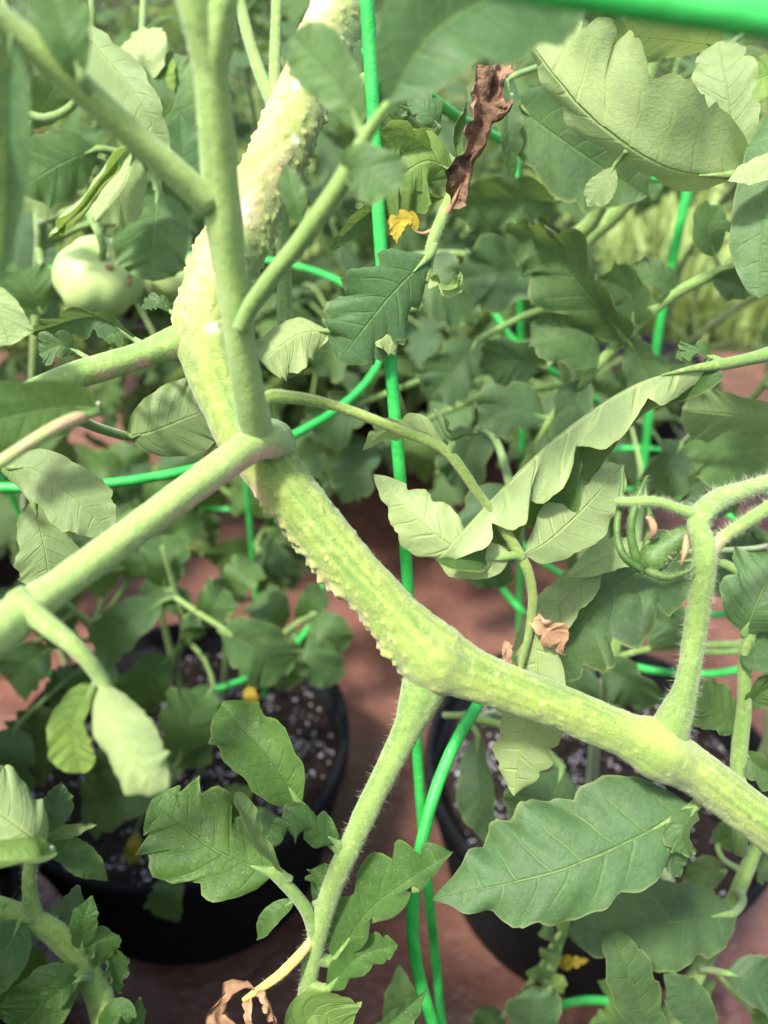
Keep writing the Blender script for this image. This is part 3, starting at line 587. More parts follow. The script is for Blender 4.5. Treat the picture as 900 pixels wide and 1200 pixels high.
# the rod-side leaves
s9b, _ = stem(P0, 'side_branch', [(425, 90, .30, 11), (450, 120, .302, 10), (500, 165, .305, 9), (535, 205, .306, 9), (520, 250, .304, 9), (505, 290, .302, 8), (500, 330, .302, 6)], STEMG, n=50, sides=12, hair=(420, .0024, .00005))
leaf(P0, [(503, 300, .299), (455, 350, .295), (396, 424, .298)], 56, LEAFB, tilt=-6, fold=(-4, 4), curl=(-30, -12), lobe=.24, nl=5, fine=.07, ripple=.10, al=.5, be=.72, to=(507, 285, .303), pet=6, seed=61, wl=.9, wr=1.0)
leaf(P0, [(478, 372, .302), (455, 390, .299), (440, 405, .298)], 26, LEAFP, under=True, tilt=20, fold=-20, curl=-30, lobe=.2, nopet=True)
leaf(P0, [(505, 318, .300), (525, 335, .296), (540, 318, .296)], 16, LEAFP, under=True, tilt=40, fold=40, curl=50, lobe=.2, ripple=.3, to=(502, 315, .302), pet=3)
leaf(P0, [(532, 203, .302), (495, 190, .294), (432, 240, .293)], 54, LEAFP, tilt=10, fold=(-10, -10), curl=(-30, -30), lobe=.3, nl=5, fine=.1, ripple=.12, al=.5, be=.6, to=(530, 215, .305), seed=66)
leaf(P0, [(520, 232, .303), (470, 232, .300), (425, 255, .299), (383, 298, .303)], 20, LEAFD, tilt=-35, fold=(10, 20), lobe=.12, to=(525, 235, .305))
leaf(P0, [(540, 205, .303), (530, 160, .305), (548, 118, .31)], 14, LEAF, tilt=55, fold=40, to=(535, 210, .306), lobe=.1)
leaf(P0, [(528, 242, .302), (545, 205, .297), (563, 150, .296), (582, 95, .298), (592, 62, .302)], 35, DEAD, tilt=2, fold=(28, 30), curl=(62, 88), crumple=.0032, lobe=.14, nl=6, fine=.06, ripple=.20, name='dead_leaf', to=(520, 255, .304), pmat=DEADP, pet=4, nt_=80, ns=12, al=.6, be=.95)
leaf(P0, [(488, 272, .30), (482, 260, .298), (468, 262, .298), (466, 285, .298)], 14, LEAFY, tilt=20, fold=20, crumple=.002, lobe=.2, to=(505, 270, .303), pet=2, pmat=DEADP)
leaf(P0, [(388, 388, .318), (350, 392, .312), (305, 424, .308)], 40, LEAFP, under=True, tilt=20, fold=(-10, -15), curl=(-10, -40), lobe=.18, al=.5, be=.5, to=(400, 386, .322), pet=6)
leaf(P0, [(478, 128, .292), (450, 118, .286), (412, 140, .286)], 24, LEAF, tilt=20, fold=(10, 20), curl=(20, 40), lobe=.2, to=(470, 138, .303), pet=3, seed=401)
leaf(P0, [(505, 175, .296), (470, 160, .290), (440, 175, .29)], 26, LEAFP, tilt=-15, fold=14, curl=(-30, 30), lobe=.3, to=(510, 172, .305), pet=3, seed=402)
leaf(P0, [(515, 150, .30), (500, 130, .296), (470, 110, .298)], 24, LEAFB, tilt=30, fold=14, lobe=.25, to=(500, 165, .305), pet=3, seed=403)
# blurred shoot close to the lens
leaf(P0, [(422, 152, .188), (398, 100, .186), (342, 40, .192)], 37, LEAFB, tilt=-12, fold=6, lobe=.05, fine=.02, al=.6, be=.6, pet=7, seed=71)
leaf(P0, [(455, 122, .180), (500, 45, .174), (570, 0, .174), (690, -30, .182)], 78, LEAFB, tilt=10, fold=(4, 20), curl=(0, 30), lobe=.10, fine=.03, al=.5, be=.6, pet=8, seed=72)
leaf(P0, [(402, 205, .192), (425, 198, .186), (464, 226, .184)], 37, LEAFB, tilt=-20, fold=10, lobe=.05, al=.5, be=.5, pet=6, seed=73)
leaf(P0, [(352, 262, .202), (344, 232, .199), (336, 192, .199)], 15, LEAFB, tilt=15, fold=10, lobe=.0, fine=.0, pet=5, seed=74, to=(358, 274, .203))
leaf(P0, [(96, 92, .176), (78, 44, .172), (60, -8, .174)], 36, LEAF, tilt=10, fold=8, lobe=.05, al=.6, be=.5, pet=7, to=(105, 112, .182))
leaf(P0, [(12, 30, .168), (8, 180, .166), (2, 335, .17)], 26, LEAFB, tilt=-30, fold=20, lobe=.05, fine=.02, to=(-20, 5, .165))
leaf(P0, [(115, 480, .216), (60, 478, .210), (-60, 505, .205)], 46, LEAFB, tilt=-22, fold=(4, 10), lobe=.03, fine=.0, al=.4, be=.5, to=(90, 488, .214), pmat=STEMG, pet=6)
stem(P0, 'side_branch', [(116, 472, .226, 3), (104, 484, .217, 8), (70, 498, .210, 9), (30, 522, .206, 9), (-40, 570, .20, 10)], STEMF, n=22, sides=12, scar=[(.4, 0, .5, 90, .9)])
lf = leaf(P0, [(118, 800, .204), (135, 850, .196), (170, 905, .194), (198, 922, .196)], 42, LEAFP, under=True, tilt=8, fold=(-14, -14), curl=(-30, -50), lobe=.08, al=.4, be=.45, to=(120, 798, .204), pet=8, seed=80)
leaf(P0, [(112, 800, .208), (85, 850, .212), (95, 905, .215)], 30, LEAFP, tilt=30, fold=20, lobe=.05, al=.5, be=.5, to=(118, 797, .204))
# left side leaves
leaf(P0, [(0, 548, .300), (45, 552, .298), (95, 590, .296), (132, 628, .298)], 38, LEAF, under=True, tilt=-10, fold=(-10, -14), lobe=.1, nl=3, al=.45, be=.6, to=(-40, 545, .27), pet=6, seed=84)
leaf(P0, [(38, 585, .302), (52, 640, .300), (60, 700, .304)], 38, LEAF, under=True, tilt=10, fold=-10, lobe=.1, al=.45, be=.6, to=(2, 549, .30), seed=85, pet=5)
leaf(P0, [(150, 512, .330), (180, 505, .328), (248, 478, .332)], 44, LEAF, under=True, tilt=4, fold=(-5, -8), curl=(-10, -20), lobe=.03, fine=.01, al=.3, be=.35, to=(60, 455, .275), pet=6, seed=86)
leaf(P0, [(158, 398, .315), (110, 372, .312), (36, 390, .318)], 26, LEAFD, tilt=-30, fold=(20, 30), lobe=.35, nl=4, al=.6, be=.7, to=(180, 408, .29), pet=4, seed=87)
leaf(P0, [(90, 412, .318), (70, 405, .314), (45, 415, .316)], 22, LEAFD, tilt=20, fold=20, lobe=.3, to=(110, 432, .281), pet=3)
leaf(P0, [(200, 365, .320), (185, 352, .318), (165, 362, .32)], 10, LEAFD, tilt=20, lobe=.3, to=(222, 380, .295), pet=3)
leaf(P0, [(-30, 350, .25), (-5, 360, .248), (12, 405, .25)], 30, LEAFP, under=True, tilt=10, lobe=.0, al=.5, be=.5, to=(-55, 480, .262))
leaf(P0, [(120, 432, .305), (135, 405, .30), (122, 395, .30)], 16, LEAF, tilt=30, fold=40, lobe=.2, to=(135, 428, .285), pet=3)

# ------------------------------------------------------------------ shoot in the lower left corner
P3 = thing('tomato_plant', (-.17, .12, .01), 'hairy tomato shoot with small leaflets in front of the wide black pot', 'tomato plant')
stem(P3, 'main_stem', [('w', -.17, .12, .0, .006), ('w', -.18, .14, .3, .006), (-120, 1130, .26, 18), (-60, 1062, .262, 18), (0, 1066, .266, 17), (60, 1090, .268, 17), (100, 1135, .268, 18), (122, 1185, .268, 20), (128, 1250, .27, 20)], STEMG, n=80, sides=18, hair=(1100, .0030, .00005), dense=(2500, .0008, .00004))
stem(P3, 'side_branch', [(42, 1085, .268, 16), (36, 1055, .266, 11), (35, 1020, .262, 9), (42, 985, .258, 7)], STEMG, n=24, hair=(160, .0024, .00005))
leaf(P3, [(55, 1000, .245), (30, 975, .236), (-45, 920, .235)], 58, LEAFP, under=True, tilt=10, fold=-10, curl=(-40, -50), lobe=.03, fine=.0, al=.4, be=.4, to=(42, 990, .258), pet=6, seed=90)
leaf(P3, [(60, 1000, .235), (40, 1005, .228), (-10, 1010, .226)], 26, LEAFP, tilt=30, fold=30, curl=40, lobe=.05, al=.4, be=.4, to=(42, 990, .258), pet=5)
leaf(P3, [(46, 985, .26), (62, 955, .262), (72, 916, .266)], 20, LEAFD, tilt=25, fold=(10, 20), lobe=.15, to=(42, 995, .258), pet=4)
leaf(P3, [(46, 985, .258), (80, 972, .256), (114, 966, .258)], 11, LEAF, under=True, tilt=40, fold=20, lobe=.15, to=(42, 992, .258), pet=4)
leaf(P3, [(46, 988, .258), (85, 1000, .258), (127, 1032, .262)], 18, LEAF, tilt=-15, fold=(15, 10), lobe=.05, to=(42, 994, .258), pet=4)
leaf(P3, [(96, 1112, .266), (98, 1080, .262), (108, 1050, .264)], 17, LEAFS, tilt=15, fold=10, lobe=.08, to=(104, 1135, .268), pet=4)
leaf(P3, [(98, 1115, .268), (114, 1105, .268), (126, 1125, .27)], 22, LEAFS, tilt=-15, fold=10, lobe=.15, to=(106, 1140, .268), pet=4)
leaf(P3, [(100, 1140, .272), (130, 1125, .272), (138, 1165, .272)], 18, LEAFS, tilt=-25, fold=20, curl=40, lobe=.25, to=(118, 1170, .268), pet=4, ripple=.2)
leaf(P3, [(60, 1110, .275), (75, 1080, .28), (60, 1062, .285)], 34, LEAFD, tilt=20, fold=10, lobe=.1, to=(72, 1100, .268), pet=4)
leaf(P3, [(25, 1078, .262), (0, 1120, .252), (-60, 1165, .25)], 36, LEAFB, tilt=-15, fold=(5, 10), lobe=.05, al=.4, be=.5, to=(50, 1088, .266), pet=5)
leaf(P3, [(95, 1140, .26), (60, 1165, .255), (20, 1210, .256)], 42, LEAFS, tilt=10, fold=10, lobe=.1, al=.45, be=.5, to=(105, 1145, .266), pet=5)
leaf(P3, [(92, 1148, .255), (72, 1160, .25), (50, 1178, .25)], 16, LEAFS, tilt=-20, fold=20, lobe=.1, to=(105, 1148, .264), pet=4)
leaf(P3, [(140, 1225, .27), (155, 1200, .27), (165, 1168, .274)], 13, LEAFS, tilt=25, fold=20, lobe=.1, to=(128, 1240, .27), pet=4)
leaf(P3, [(120, 1215, .265), (140, 1190, .262), (146, 1205, .264)], 20, LEAFS, tilt=-10, fold=20, lobe=.1, to=(126, 1225, .269), pet=4)
leaf(P3, [(-10, 1110, .27), (30, 1150, .275), (40, 1215, .28)], 40, LEAF, tilt=20, lobe=.1, to=(20, 1072, .267), pet=4)
leaf(P3, [(5, 1062, .264), (-10, 1085, .27), (-30, 1110, .28)], 30, LEAF, tilt=20, lobe=.1, to=(-10, 1064, .265), pet=4)

# ------------------------------------------------------------------ neighbour on the right
P1 = thing('tomato_plant', (.30, .60, PZ - .02), 'tomato plant with big pale leaf undersides behind the dead brown leaf', 'tomato plant')
stem(P1, 'main_stem', [('w', .26, .56, PZ - .03, .006), (880, 900, .60, 9), (905, 760, .50, 11), (915, 560, .45, 11), (925, 400, .41, 10), (930, 210, .37, 9), (940, 60, .35, 8), (945, -60, .34, 7)], STEMG, n=60, sides=14, hair=(300, .003, .00005))
stem(P1, 'side_branch', [(925, 300, .40, 8), (862, 312, .41, 8), (790, 345, .42, 8), (735, 392, .43, 8), (690, 440, .44, 7), (640, 500, .46, 6), (600, 575, .48, 5)], STEMG, n=50, sides=12, hair=(160, .002, .00005))
stem(P1, 'side_branch', [(918, 420, .41, 6), (880, 468, .43, 5), (850, 480, .44, 4)], STEMD, n=16)
stem(P1, 'side_branch', [(868, 1000, .35, 10), (865, 900, .345, 11), (872, 830, .34, 10), (874, 760, .335, 9), (890, 715, .345, 8), (905, 660, .375, 8), (916, 580, .445, 8)], STEMG, n=40, sides=14, hair=(500, .0018, .00005))
stem(P1, 'side_stem', [('w', .22, .58, PZ - .03, .006), (680, 560, .66, 9), (650, 330, .56, 11), (700, 250, .52, 11), (760, 100, .46, 9), (800, -60, .42, 8)], STEMG, n=50, sides=14)
stem(P1, 'side_stem', [('w', .25, .58, PZ - .03, .006), (700, 560, .70, 9), (670, 330, .60, 11), (735, 235, .56, 12), (815, 100, .50, 9), (860, -60, .46, 8)], STEMG, n=50, sides=14)
leaf(P1, [(872, 205, .330), (800, 203, .322), (735, 172, .318), (672, 118, .320), (612, 40, .326)], 92, LEAFP, under=True, tilt=-14, fold=(-28, 0), curl=(-30, 6), wl=.40, wr=1.05, lobe=.20, nl=5, fine=.04, ripple=.07, al=.42, be=.62, to=(928, 215, .37), pet=8, seed=101, nt_=60)
leaf(P1, [(868, 198, .335), (858, 150, .332), (850, 95, .330), (842, 48, .335)], 36, LEAF, under=True, tilt=14, fold=(-10, 10), lobe=.2, nl=3, al=.5, be=.5, to=(875, 206, .331), pet=5, seed=102)
leaf(P1, [(720, 195, .328), (705, 218, .330), (688, 242, .334)], 18, LEAF, under=True, tilt=20, fold=-10, lobe=.05, to=(735, 176, .32), pet=3)
leaf(P1, [(598, 118, .40), (660, 165, .388), (758, 230, .385)], 54, LEAFD, tilt=5, fold=(8, 8), lobe=.12, nl=4, fine=.03, al=.45, be=.7, to=(660, 330, .57), pet=5, seed=103)
leaf(P1, [(735, 400, .425), (690, 345, .412), (640, 290, .408), (590, 272, .412)], 55, LEAFD, tilt=-16, fold=(0, 28), curl=(0, 40), lobe=.30, nl=4, fine=.06, ripple=.1, al=.5, be=.7, seed=104, pet=5)
leaf(P1, [(735, 398, .425), (755, 430, .42), (768, 470, .42)], 26, LEAFD, tilt=20, fold=10, lobe=.15, seed=105, pet=4)
leaf(P1, [(742, 380, .425), (738, 345, .42), (700, 325, .42)], 34, LEAFD, tilt=-20, fold=20, lobe=.2, pet=4)
leaf(P1, [(700, 430, .435), (665, 400, .43), (620, 380, .435)], 38, LEAFD, tilt=20, fold=20, lobe=.25, pet=4)
leaf(P1, [(690, 442, .44), (670, 490, .445), (690, 540, .45)], 32, LEAFD, tilt=20, fold=20, lobe=.25, pet=4)
leaf(P1, [(640, 490, .46), (600, 480, .455), (560, 500, .46)], 36, LEAFD, tilt=20, fold=20, lobe=.2, pet=4)
leaf(P1, [(640, 505, .46), (650, 560, .455), (635, 610, .46)], 32, LEAFD, tilt=10, fold=20, lobe=.2, pet=4)
leaf(P1, [(790, 345, .42), (770, 325, .415), (735, 312, .418)], 20, LEAFD, tilt=30, fold=20, lobe=.1, pet=3)
leaf(P1, [(835, 325, .412), (865, 335, .408), (872, 352, .41)], 24, LEAFD, tilt=10, fold=20, lobe=.1, pet=3)
leaf(P1, [(838, 300, .415), (830, 270, .41), (845, 240, .41)], 26, LEAF, tilt=20, fold=10, lobe=.1, pet=3)
leaf(P1, [(600, 570, .48), (575, 600, .475), (560, 660, .48)], 40, LEAFD, tilt=10, fold=10, lobe=.2, pet=4)
leaf(P1, [(915, 120, .32), (895, 230, .312), (890, 350, .312)], 34, LEAFB, tilt=8, fold=(6, 4), lobe=.04, fine=.02, al=.5, be=.5, seed=110, pet=5)
leaf(P1, [(930, 185, .30), (895, 195, .298), (852, 212, .30)], 18, LEAFP, under=True, tilt=30, fold=-10, lobe=.05, pet=4)
leaf(P1, [(925, 80, .35), (890, 92, .345), (846, 108, .35)], 28, LEAFP, tilt=20, fold=10, lobe=.15, pet=4)
leaf(P1, [(850, 55, .37), (780, 45, .36), (700, 40, .365)], 38, LEAF, under=True, tilt=-50, lobe=.15, pet=4, to=(860, -20, .45))
leaf(P1, [(930, 500, .40), (870, 488, .392), (800, 480, .395)], 54, LEAF, under=True, tilt=-10, fold=(-40, 20), curl=(-20, 20), wl=1.1, wr=.6, lobe=.06, al=.45, be=.5, seed=112, pet=5)
leaf(P1, [(925, 520, .42), (870, 530, .43), (800, 520, .43)], 48, LEAF, tilt=20, lobe=.1, pet=4)
leaf(P1, [(872, 742, .335), (885, 712, .328), (912, 650, .33)], 50, LEAFB, tilt=-8, fold=(8, -10), lobe=.28, nl=3, fine=.05, al=.4, be=.6, seed=114, pet=6)
leaf(P1, [(868, 765, .335), (890, 770, .33), (925, 745, .335)], 30, LEAFB, tilt=-30, fold=10, lobe=.15, pet=4)
leaf(P1, [(872, 852, .345), (845, 835, .34), (812, 812, .34)], 30, LEAF, tilt=10, fold=5, lobe=.15, al=.4, be=.4, pet=4)
leaf(P1, [(875, 830, .34), (895, 810, .335), (915, 805, .335)], 22, LEAF, tilt=30, fold=20, lobe=.2, pet=4)
leaf(P1, [(872, 880, .345), (890, 900, .34), (915, 910, .34)], 22, LEAF, tilt=20, fold=20, lobe=.2, pet=4)
leaf(P1, [(905, 945, .30), (892, 950, .298), (885, 958, .30)], 16, LEAFP, under=True, tilt=20, lobe=0, fine=0, pet=3, to=(866, 960, .348))
leaf(P1, [(835, 655, .36), (760, 665, .348), (690, 715, .342), (622, 795, .346)], 68, LEAFD, tilt=-14, fold=(0, 6), curl=(30, 10), wl=1.05, wr=.75, lobe=.28, nl=4, fine=.05, ripple=.1, al=.42, be=.6, seed=120, pet=6)
leaf(P1, [(705, 668, .335), (675, 690, .334), (600, 770, .338)], 28, LEAF, under=True, tilt=10, fold=10, lobe=.1, to=(840, 655, .40), pet=3)
leaf(P1, [(770, 648, .325), (720, 650, .322), (662, 678, .324)], 20, LEAFP, under=True, tilt=-20, fold=-10, lobe=.05, to=(900, 640, .42), pet=4)
for i, (a, b_, c_, d_, w_, dp) in enumerate(((598, 90, 602, 215, 18, .40), (650, 235, 520, 245, 36, .47), (655, 320, 530, 330, 44, .52), (560, 400, 500, 470, 36, .56), (640, 430, 560, 430, 34, .54), (560, 500, 530, 570, 34, .56), (420, 380, 370, 440, 36, .58), (430, 470, 370, 520, 36, .60), (440, 520, 400, 590, 30, .62), (480, 300, 560, 380, 40, .56), (600, 620, 560, 690, 36, .52), (800, 520, 760, 590, 32, .50), (860, 600, 820, 560, 34, .5), (880, 620, 840, 700, 36, .52), (700, 780, 760, 830, 36, .52), (800, 760, 760, 720, 34, .50), (660, 790, 690, 840, 34, .5))):
    rg = random.Random(i + 90)
    leaf(P1, [(a, b_, dp), ((a + c_) / 2 + rg.uniform(-8, 8), (b_ + d_) / 2 - 6, dp - .012), (c_, d_, dp)], w_, LEAFD, tilt=rg.uniform(-35, 35), fold=rg.uniform(4, 22), lobe=.22, nl=4, fine=.05, ripple=.1, pet=4, seed=310 + i)
# big bluish leaf bottom right and its company
leaf(P0, [(812, 945, .292), (740, 985, .288), (640, 1025, .286), (508, 1052, .290)], 88, LEAFB, tilt=6, fold=(-4, 6), curl=(-30, -12), wl=.66, wr=1.0, lobe=.13, nl=4, fine=.045, ripple=.10, al=.45, be=.92, to=(835, 930, .285), pet=7, seed=130, nt_=70, ns=12)
leaf(P0, [(815, 948, .29), (800, 975, .284), (808, 1005, .285)], 22, LEAFB, tilt=30, fold=20, curl=30, lobe=.2, to=(830, 935, .286), pet=4)
leaf(P0, [(790, 965, .292), (788, 1000, .292), (798, 1028, .296)], 18, LEAFB, tilt=-30, fold=20, lobe=.1, nopet=True)
P5 = thing('tomato_plant', (.20, .50, PZ - .02), 'low leafy tomato plant in the pot beside the two green rods', 'tomato plant')
stem(P5, 'main_stem', [('w', .205, .515, PZ - .03, .005), (700, 850, .62, 8), (720, 760, .52, 8), (745, 640, .55, 6), (752, 560, .62, 4), (740, 500, .66, 2)], STEMG, n=40)
stem(P5, 'side_branch', [('w', .205, .515, PZ - .03, .005), (770, 1010, .62, 8), (800, 1090, .48, 9), (835, 1110, .46, 11), (870, 1030, .46, 10), (900, 960, .46, 8), (930, 880, .44, 6)], STEMD, n=50)
stem(P5, 'side_branch', [(835, 1110, .46, 11), (790, 1190, .44, 12), (760, 1260, .42, 12), ('w', .14, .33, .02, .004)], STEMD, n=30)
stem(P5, 'side_branch', [('w', .205, .515, PZ - .03, .004), (600, 850, .60, 6), (560, 840, .52, 5), (520, 838, .50, 4)], STEMD, n=24)
stem(P5, 'side_branch', [('w', .16, .36, .01, .003), (640, 1200, .60, 4), (640, 1130, .55, 4), (665, 1085, .52, 4), (700, 1040, .50, 4)], STEMD, n=24)
leaf(P5, [(560, 862, .50), (560, 920, .485), (572, 992, .485)], 26, LEAFD, tilt=30, fold=(20, 30), lobe=.08, pet=4, seed=140)
leaf(P5, [(660, 900, .46), (640, 950, .44), (600, 985, .44)], 50, LEAFD, tilt=10, lobe=.1, pet=5)
leaf(P5, [(860, 1070, .42), (780, 1082, .40), (665, 1092, .40)], 50, LEAFD, tilt=8, fold=6, lobe=.15, al=.45, be=.6, pet=5, seed=142)
leaf(P5, [(770, 1230, .36), (740, 1150, .35), (714, 1086, .352)], 30, LEAFD, tilt=14, fold=(10, 20), lobe=.12, fine=.04, al=.5, be=.6, pet=5, seed=143)
leaf(P5, [(830, 1215, .38), (805, 1170, .375), (778, 1140, .375)], 25, LEAFD, tilt=-10, fold=10, lobe=.03, fine=.0, pet=4)
leaf(P5, [(850, 1140, .42), (885, 1150, .415), (925, 1165, .42)], 36, LEAFD, tilt=-10, fold=10, lobe=.05, pet=4)
leaf(P5, [(620, 1215, .46), (625, 1180, .45), (622, 1155, .45)], 34, LEAFD, tilt=10, fold=10, lobe=.05, pet=4)
leaf(P5, [(470, 1225, .44), (470, 1180, .43), (468, 1130, .43)], 22, LEAFD, tilt=10, fold=10, lobe=.05, pet=4, to=(520, 1240, .46))
leaf(P5, [(655, 1085, .52), (680, 1060, .51), (625, 1075, .51)], 12, LEAFY, tilt=10, fold=10, crumple=.003, pet=3, to=(662, 1090, .525))
leaf(P5, [(645, 1125, .54), (665, 1128, .53), (690, 1125, .53)], 8, LEAFY, tilt=10, fold=10, pet=2)
for (a, b_, c_, d_, w_) in ((650, 1100, 630, 1095, 12), (655, 1095, 675, 1075, 11), (645, 1110, 640, 1130, 13), (640, 1150, 615, 1140, 12), (642, 1145, 660, 1165, 10), (640, 1170, 605, 1165, 14), (690, 1050, 715, 1060, 14), (840, 990, 870, 975, 22), (850, 1020, 800, 1030, 24), (872, 960, 905, 985, 26), (885, 1000, 915, 1035, 24), (835, 1060, 805, 1055, 18), (760, 1190, 700, 1150, 20), (745, 1200, 690, 1200, 18), (880, 1185, 915, 1210, 26), (820, 1100, 850, 1060, 20), (780, 1180, 840, 1150, 16), (590, 1190, 560, 1215, 22)):
    leaf(P5, [(a, b_, .50), ((a + c_) / 2 + 3, (b_ + d_) / 2 - 3, .49), (c_, d_, .49)], w_, random.Random(a).choice([LEAF, LEAFD, LEAFP]), tilt=random.Random(b_).uniform(-40, 40), fold=12, lobe=.15, pet=3)
# ------------------------------------------------------------------ young plant in the wide black pot
P2 = thing('tomato_plant', (-.20, .548, PZ - .02), 'young tomato plant with rounded leaflets growing in the wide black pot', 'tomato plant')
def base2(dx, dy): return ('w', -.20 + dx, .548 + dy, PZ - .03, .0035)
stem(P2, 'main_stem', [base2(0, 0), (205, 800, .70, 5), (215, 740, .62, 5), (205, 690, .60, 4), (190, 640, .58, 3)], STEMD, n=30)
stem(P2, 'side_branch', [(205, 700, .60, 4), (235, 720, .59, 4), (275, 745, .58, 3)], STEMG, n=14)
stem(P2, 'side_branch', [base2(.01, 0), (240, 860, .68, 5), (205, 912, .62, 5), (190, 930, .6, 4), (260, 985, .58, 4)], STEMG, n=24)
stem(P2, 'side_branch', [base2(-.03, .02), (140, 800, .68, 5), (110, 740, .62, 5), (70, 700, .6, 4)], STEMD, n=20)
stem(P2, 'side_branch', [base2(.03, .03), (300, 800, .70, 4), (335, 740, .70, 4), (370, 720, .70, 3)], STEMD, n=20)
for i, (a, b_, c_, d_, w_, dp) in enumerate(((193, 690, 188, 628, 30, .60), (190, 705, 112, 765, 30, .59), (258, 740, 335, 790, 40, .58), (250, 802, 210, 900, 34, .61), (200, 770, 150, 830, 34, .62), (240, 735, 262, 690, 26, .60), (225, 715, 165, 690, 22, .61), (230, 725, 225, 750, 16, .6), (120, 700, 130, 640, 26, .63), (95, 720, 40, 740, 30, .62), (60, 720, 20, 680, 28, .62), (60, 760, 10, 800, 34, .62), (210, 890, 235, 812, 36, .60), (195, 925, 95, 950, 36, .58), (250, 985, 225, 950, 24, .57), (255, 990, 330, 965, 26, .58), (258, 988, 285, 1015, 22, .57), (205, 1025, 190, 1075, 24, .58), (150, 880, 110, 920, 28, .62), (20, 850, -10, 930, 44, .60), (90, 850, 30, 880, 46, .62), (340, 740, 395, 800, 26, .70), (365, 720, 400, 765, 24, .70), (330, 740, 300, 700, 26, .71), (350, 730, 380, 690, 18, .71), (310, 760, 350, 800, 26, .69), (60, 830, 100, 790, 30, .64), (125, 770, 95, 830, 30, .63), (275, 965, 280, 920, 22, .59), (10, 760, 5, 690, 30, .61), (150, 680, 165, 635, 22, .64), (270, 700, 300, 660, 24, .66))):
    rg = random.Random(i)
    leaf(P2, [(a, b_, dp + .005), ((a + c_) / 2 + rg.uniform(-4, 4), (b_ + d_) / 2 - 4, dp - .008), (c_, d_, dp + .01)], w_, LEAFB if i % 4 else LEAF, tilt=rg.uniform(-22, 22), fold=rg.uniform(2, 14), lobe=.14, nl=5, fine=.03, al=.45, be=.55, pet=3, seed=200 + i)
stem(P2, 'side_branch', [base2(-.01, .06), (190, 720, .86, 4), (180, 640, .84, 4), (160, 590, .82, 3)], STEMD, n=20)
stem(P2, 'side_branch', [base2(.02, .08), (270, 720, .86, 4), (300, 640, .84, 4), (320, 600, .82, 3)], STEMD, n=20)
for i, (a, b_, c_, d_, w_, dp) in enumerate(((165, 620, 110, 590, 30, .82), (170, 600, 215, 560, 30, .82), (180, 650, 120, 660, 28, .83), (185, 640, 240, 610, 32, .82), (160, 590, 150, 540, 28, .81), (300, 650, 250, 660, 28, .82), (300, 640, 340, 680, 26, .83), (315, 605, 270, 570, 30, .81), (318, 600, 365, 570, 28, .82), (310, 620, 370, 630, 26, .83), (290, 670, 260, 700, 24, .84), (150, 560, 90, 550, 30, .80), (140, 610, 60, 630, 32, .80), (130, 640, 70, 680, 30, .8), (230, 560, 200, 520, 30, .80), (250, 560, 300, 520, 32, .82), (200, 600, 250, 640, 30, .84), (120, 530, 170, 560, 28, .82), (330, 560, 380, 530, 30, .84), (300, 700, 350, 660, 26, .86), (90, 560, 40, 610, 34, .82), (20, 600, 60, 560, 32, .82), (330, 640, 385, 660, 24, .86), (220, 560, 260, 590, 28, .86))):
    rg = random.Random(i + 50)
    leaf(P2, [(a, b_, dp), ((a + c_) / 2, (b_ + d_) / 2 - 5, dp - .012), (c_, d_, dp + .01)], w_, (LEAFD, LEAF)[i % 2], tilt=rg.uniform(-30, 30), fold=rg.uniform(2, 14), lobe=.16, nl=4, al=.45, be=.6, pet=3, seed=260 + i)
leaf(P2, [(158, 975, .63), (156, 995, .62), (150, 1012, .63)], 12, LEAFY, tilt=20, pet=2)
leaf(P2, [(290, 800, .66), (293, 815, .65), (296, 830, .66)], 10, LEAFY, tilt=20, pet=2)

# ------------------------------------------------------------------ neighbour on the upper left with the green fruit
P4 = thing('tomato_plant', (-.42, .80, .01), 'tomato plant bearing a pale green ribbed tomato behind the blurred stems', 'tomato plant')
stem(P4, 'main_stem', [('w', -.42, .80, .0, .006), ('w', -.40, .74, .25, .006), (40, 470, .60, 8), (45, 330, .54, 8), (48, 230, .49, 8), (25, 120, .43, 8), (0, -40, .40, 7)], STEMD, n=50, hair=(150, .002, .00005))
stem(P4, 'side_branch', [(20, 128, .43, 5), (55, 138, .42, 6), (88, 120, .41, 6), (104, 70, .40, 5), (108, 20, .39, 5), (104, -40, .39, 5)], STEMD, n=30)
stem(P4, 'side_branch', [(48, 260, .50, 6), (105, 235, .47, 5), (150, 190, .43, 5), (165, 60, .44, 5), (170, -40, .45, 5)], STEMD, n=30)
stem(P4, 'side_branch', [(46, 290, .52, 6), (110, 262, .52, 5), (180, 268, .53, 4)], STEMD, n=14)
leaf(P4, [(90, 30, .375), (125, 70, .365), (165, 120, .362), (196, 186, .37)], 48, LEAF, under=True, tilt=-12, fold=(10, -30), wl=.5, wr=1.0, curl=(10, -10), lobe=.15, fine=.04, al=.4, be=.6, pet=6, seed=150)
leaf(P4, [(165, 160, .38), (125, 205, .37), (95, 245, .365), (60, 278, .37)], 44, LEAFP, tilt=0, fold=(60, 60), curl=(60, 50), lobe=.1, fine=.03, al=.5, be=.5, pet=5, seed=151)
leaf(P4, [(155, 180, .385), (145, 215, .38), (110, 262, .375)], 34, LEAFP, under=True, tilt=20, fold=(-30, -20), lobe=.12, pet=4)
leaf(P4, [(185, 225, .42), (180, 270, .41), (178, 330, .41)], 44, LEAFB, tilt=8, fold=8, lobe=.05, al=.35, be=.5, pet=5, seed=153, to=(160, 150, .435))
leaf(P4, [(115, 175, .42), (75, 190, .41), (18, 225, .41)], 40, LEAFB, tilt=-15, fold=(4, -20), lobe=.1, pet=5)
leaf(P4, [(95, 185, .42), (60, 215, .42), (20, 245, .43)], 30, LEAFP, under=True, tilt=10, lobe=.1, pet=5)
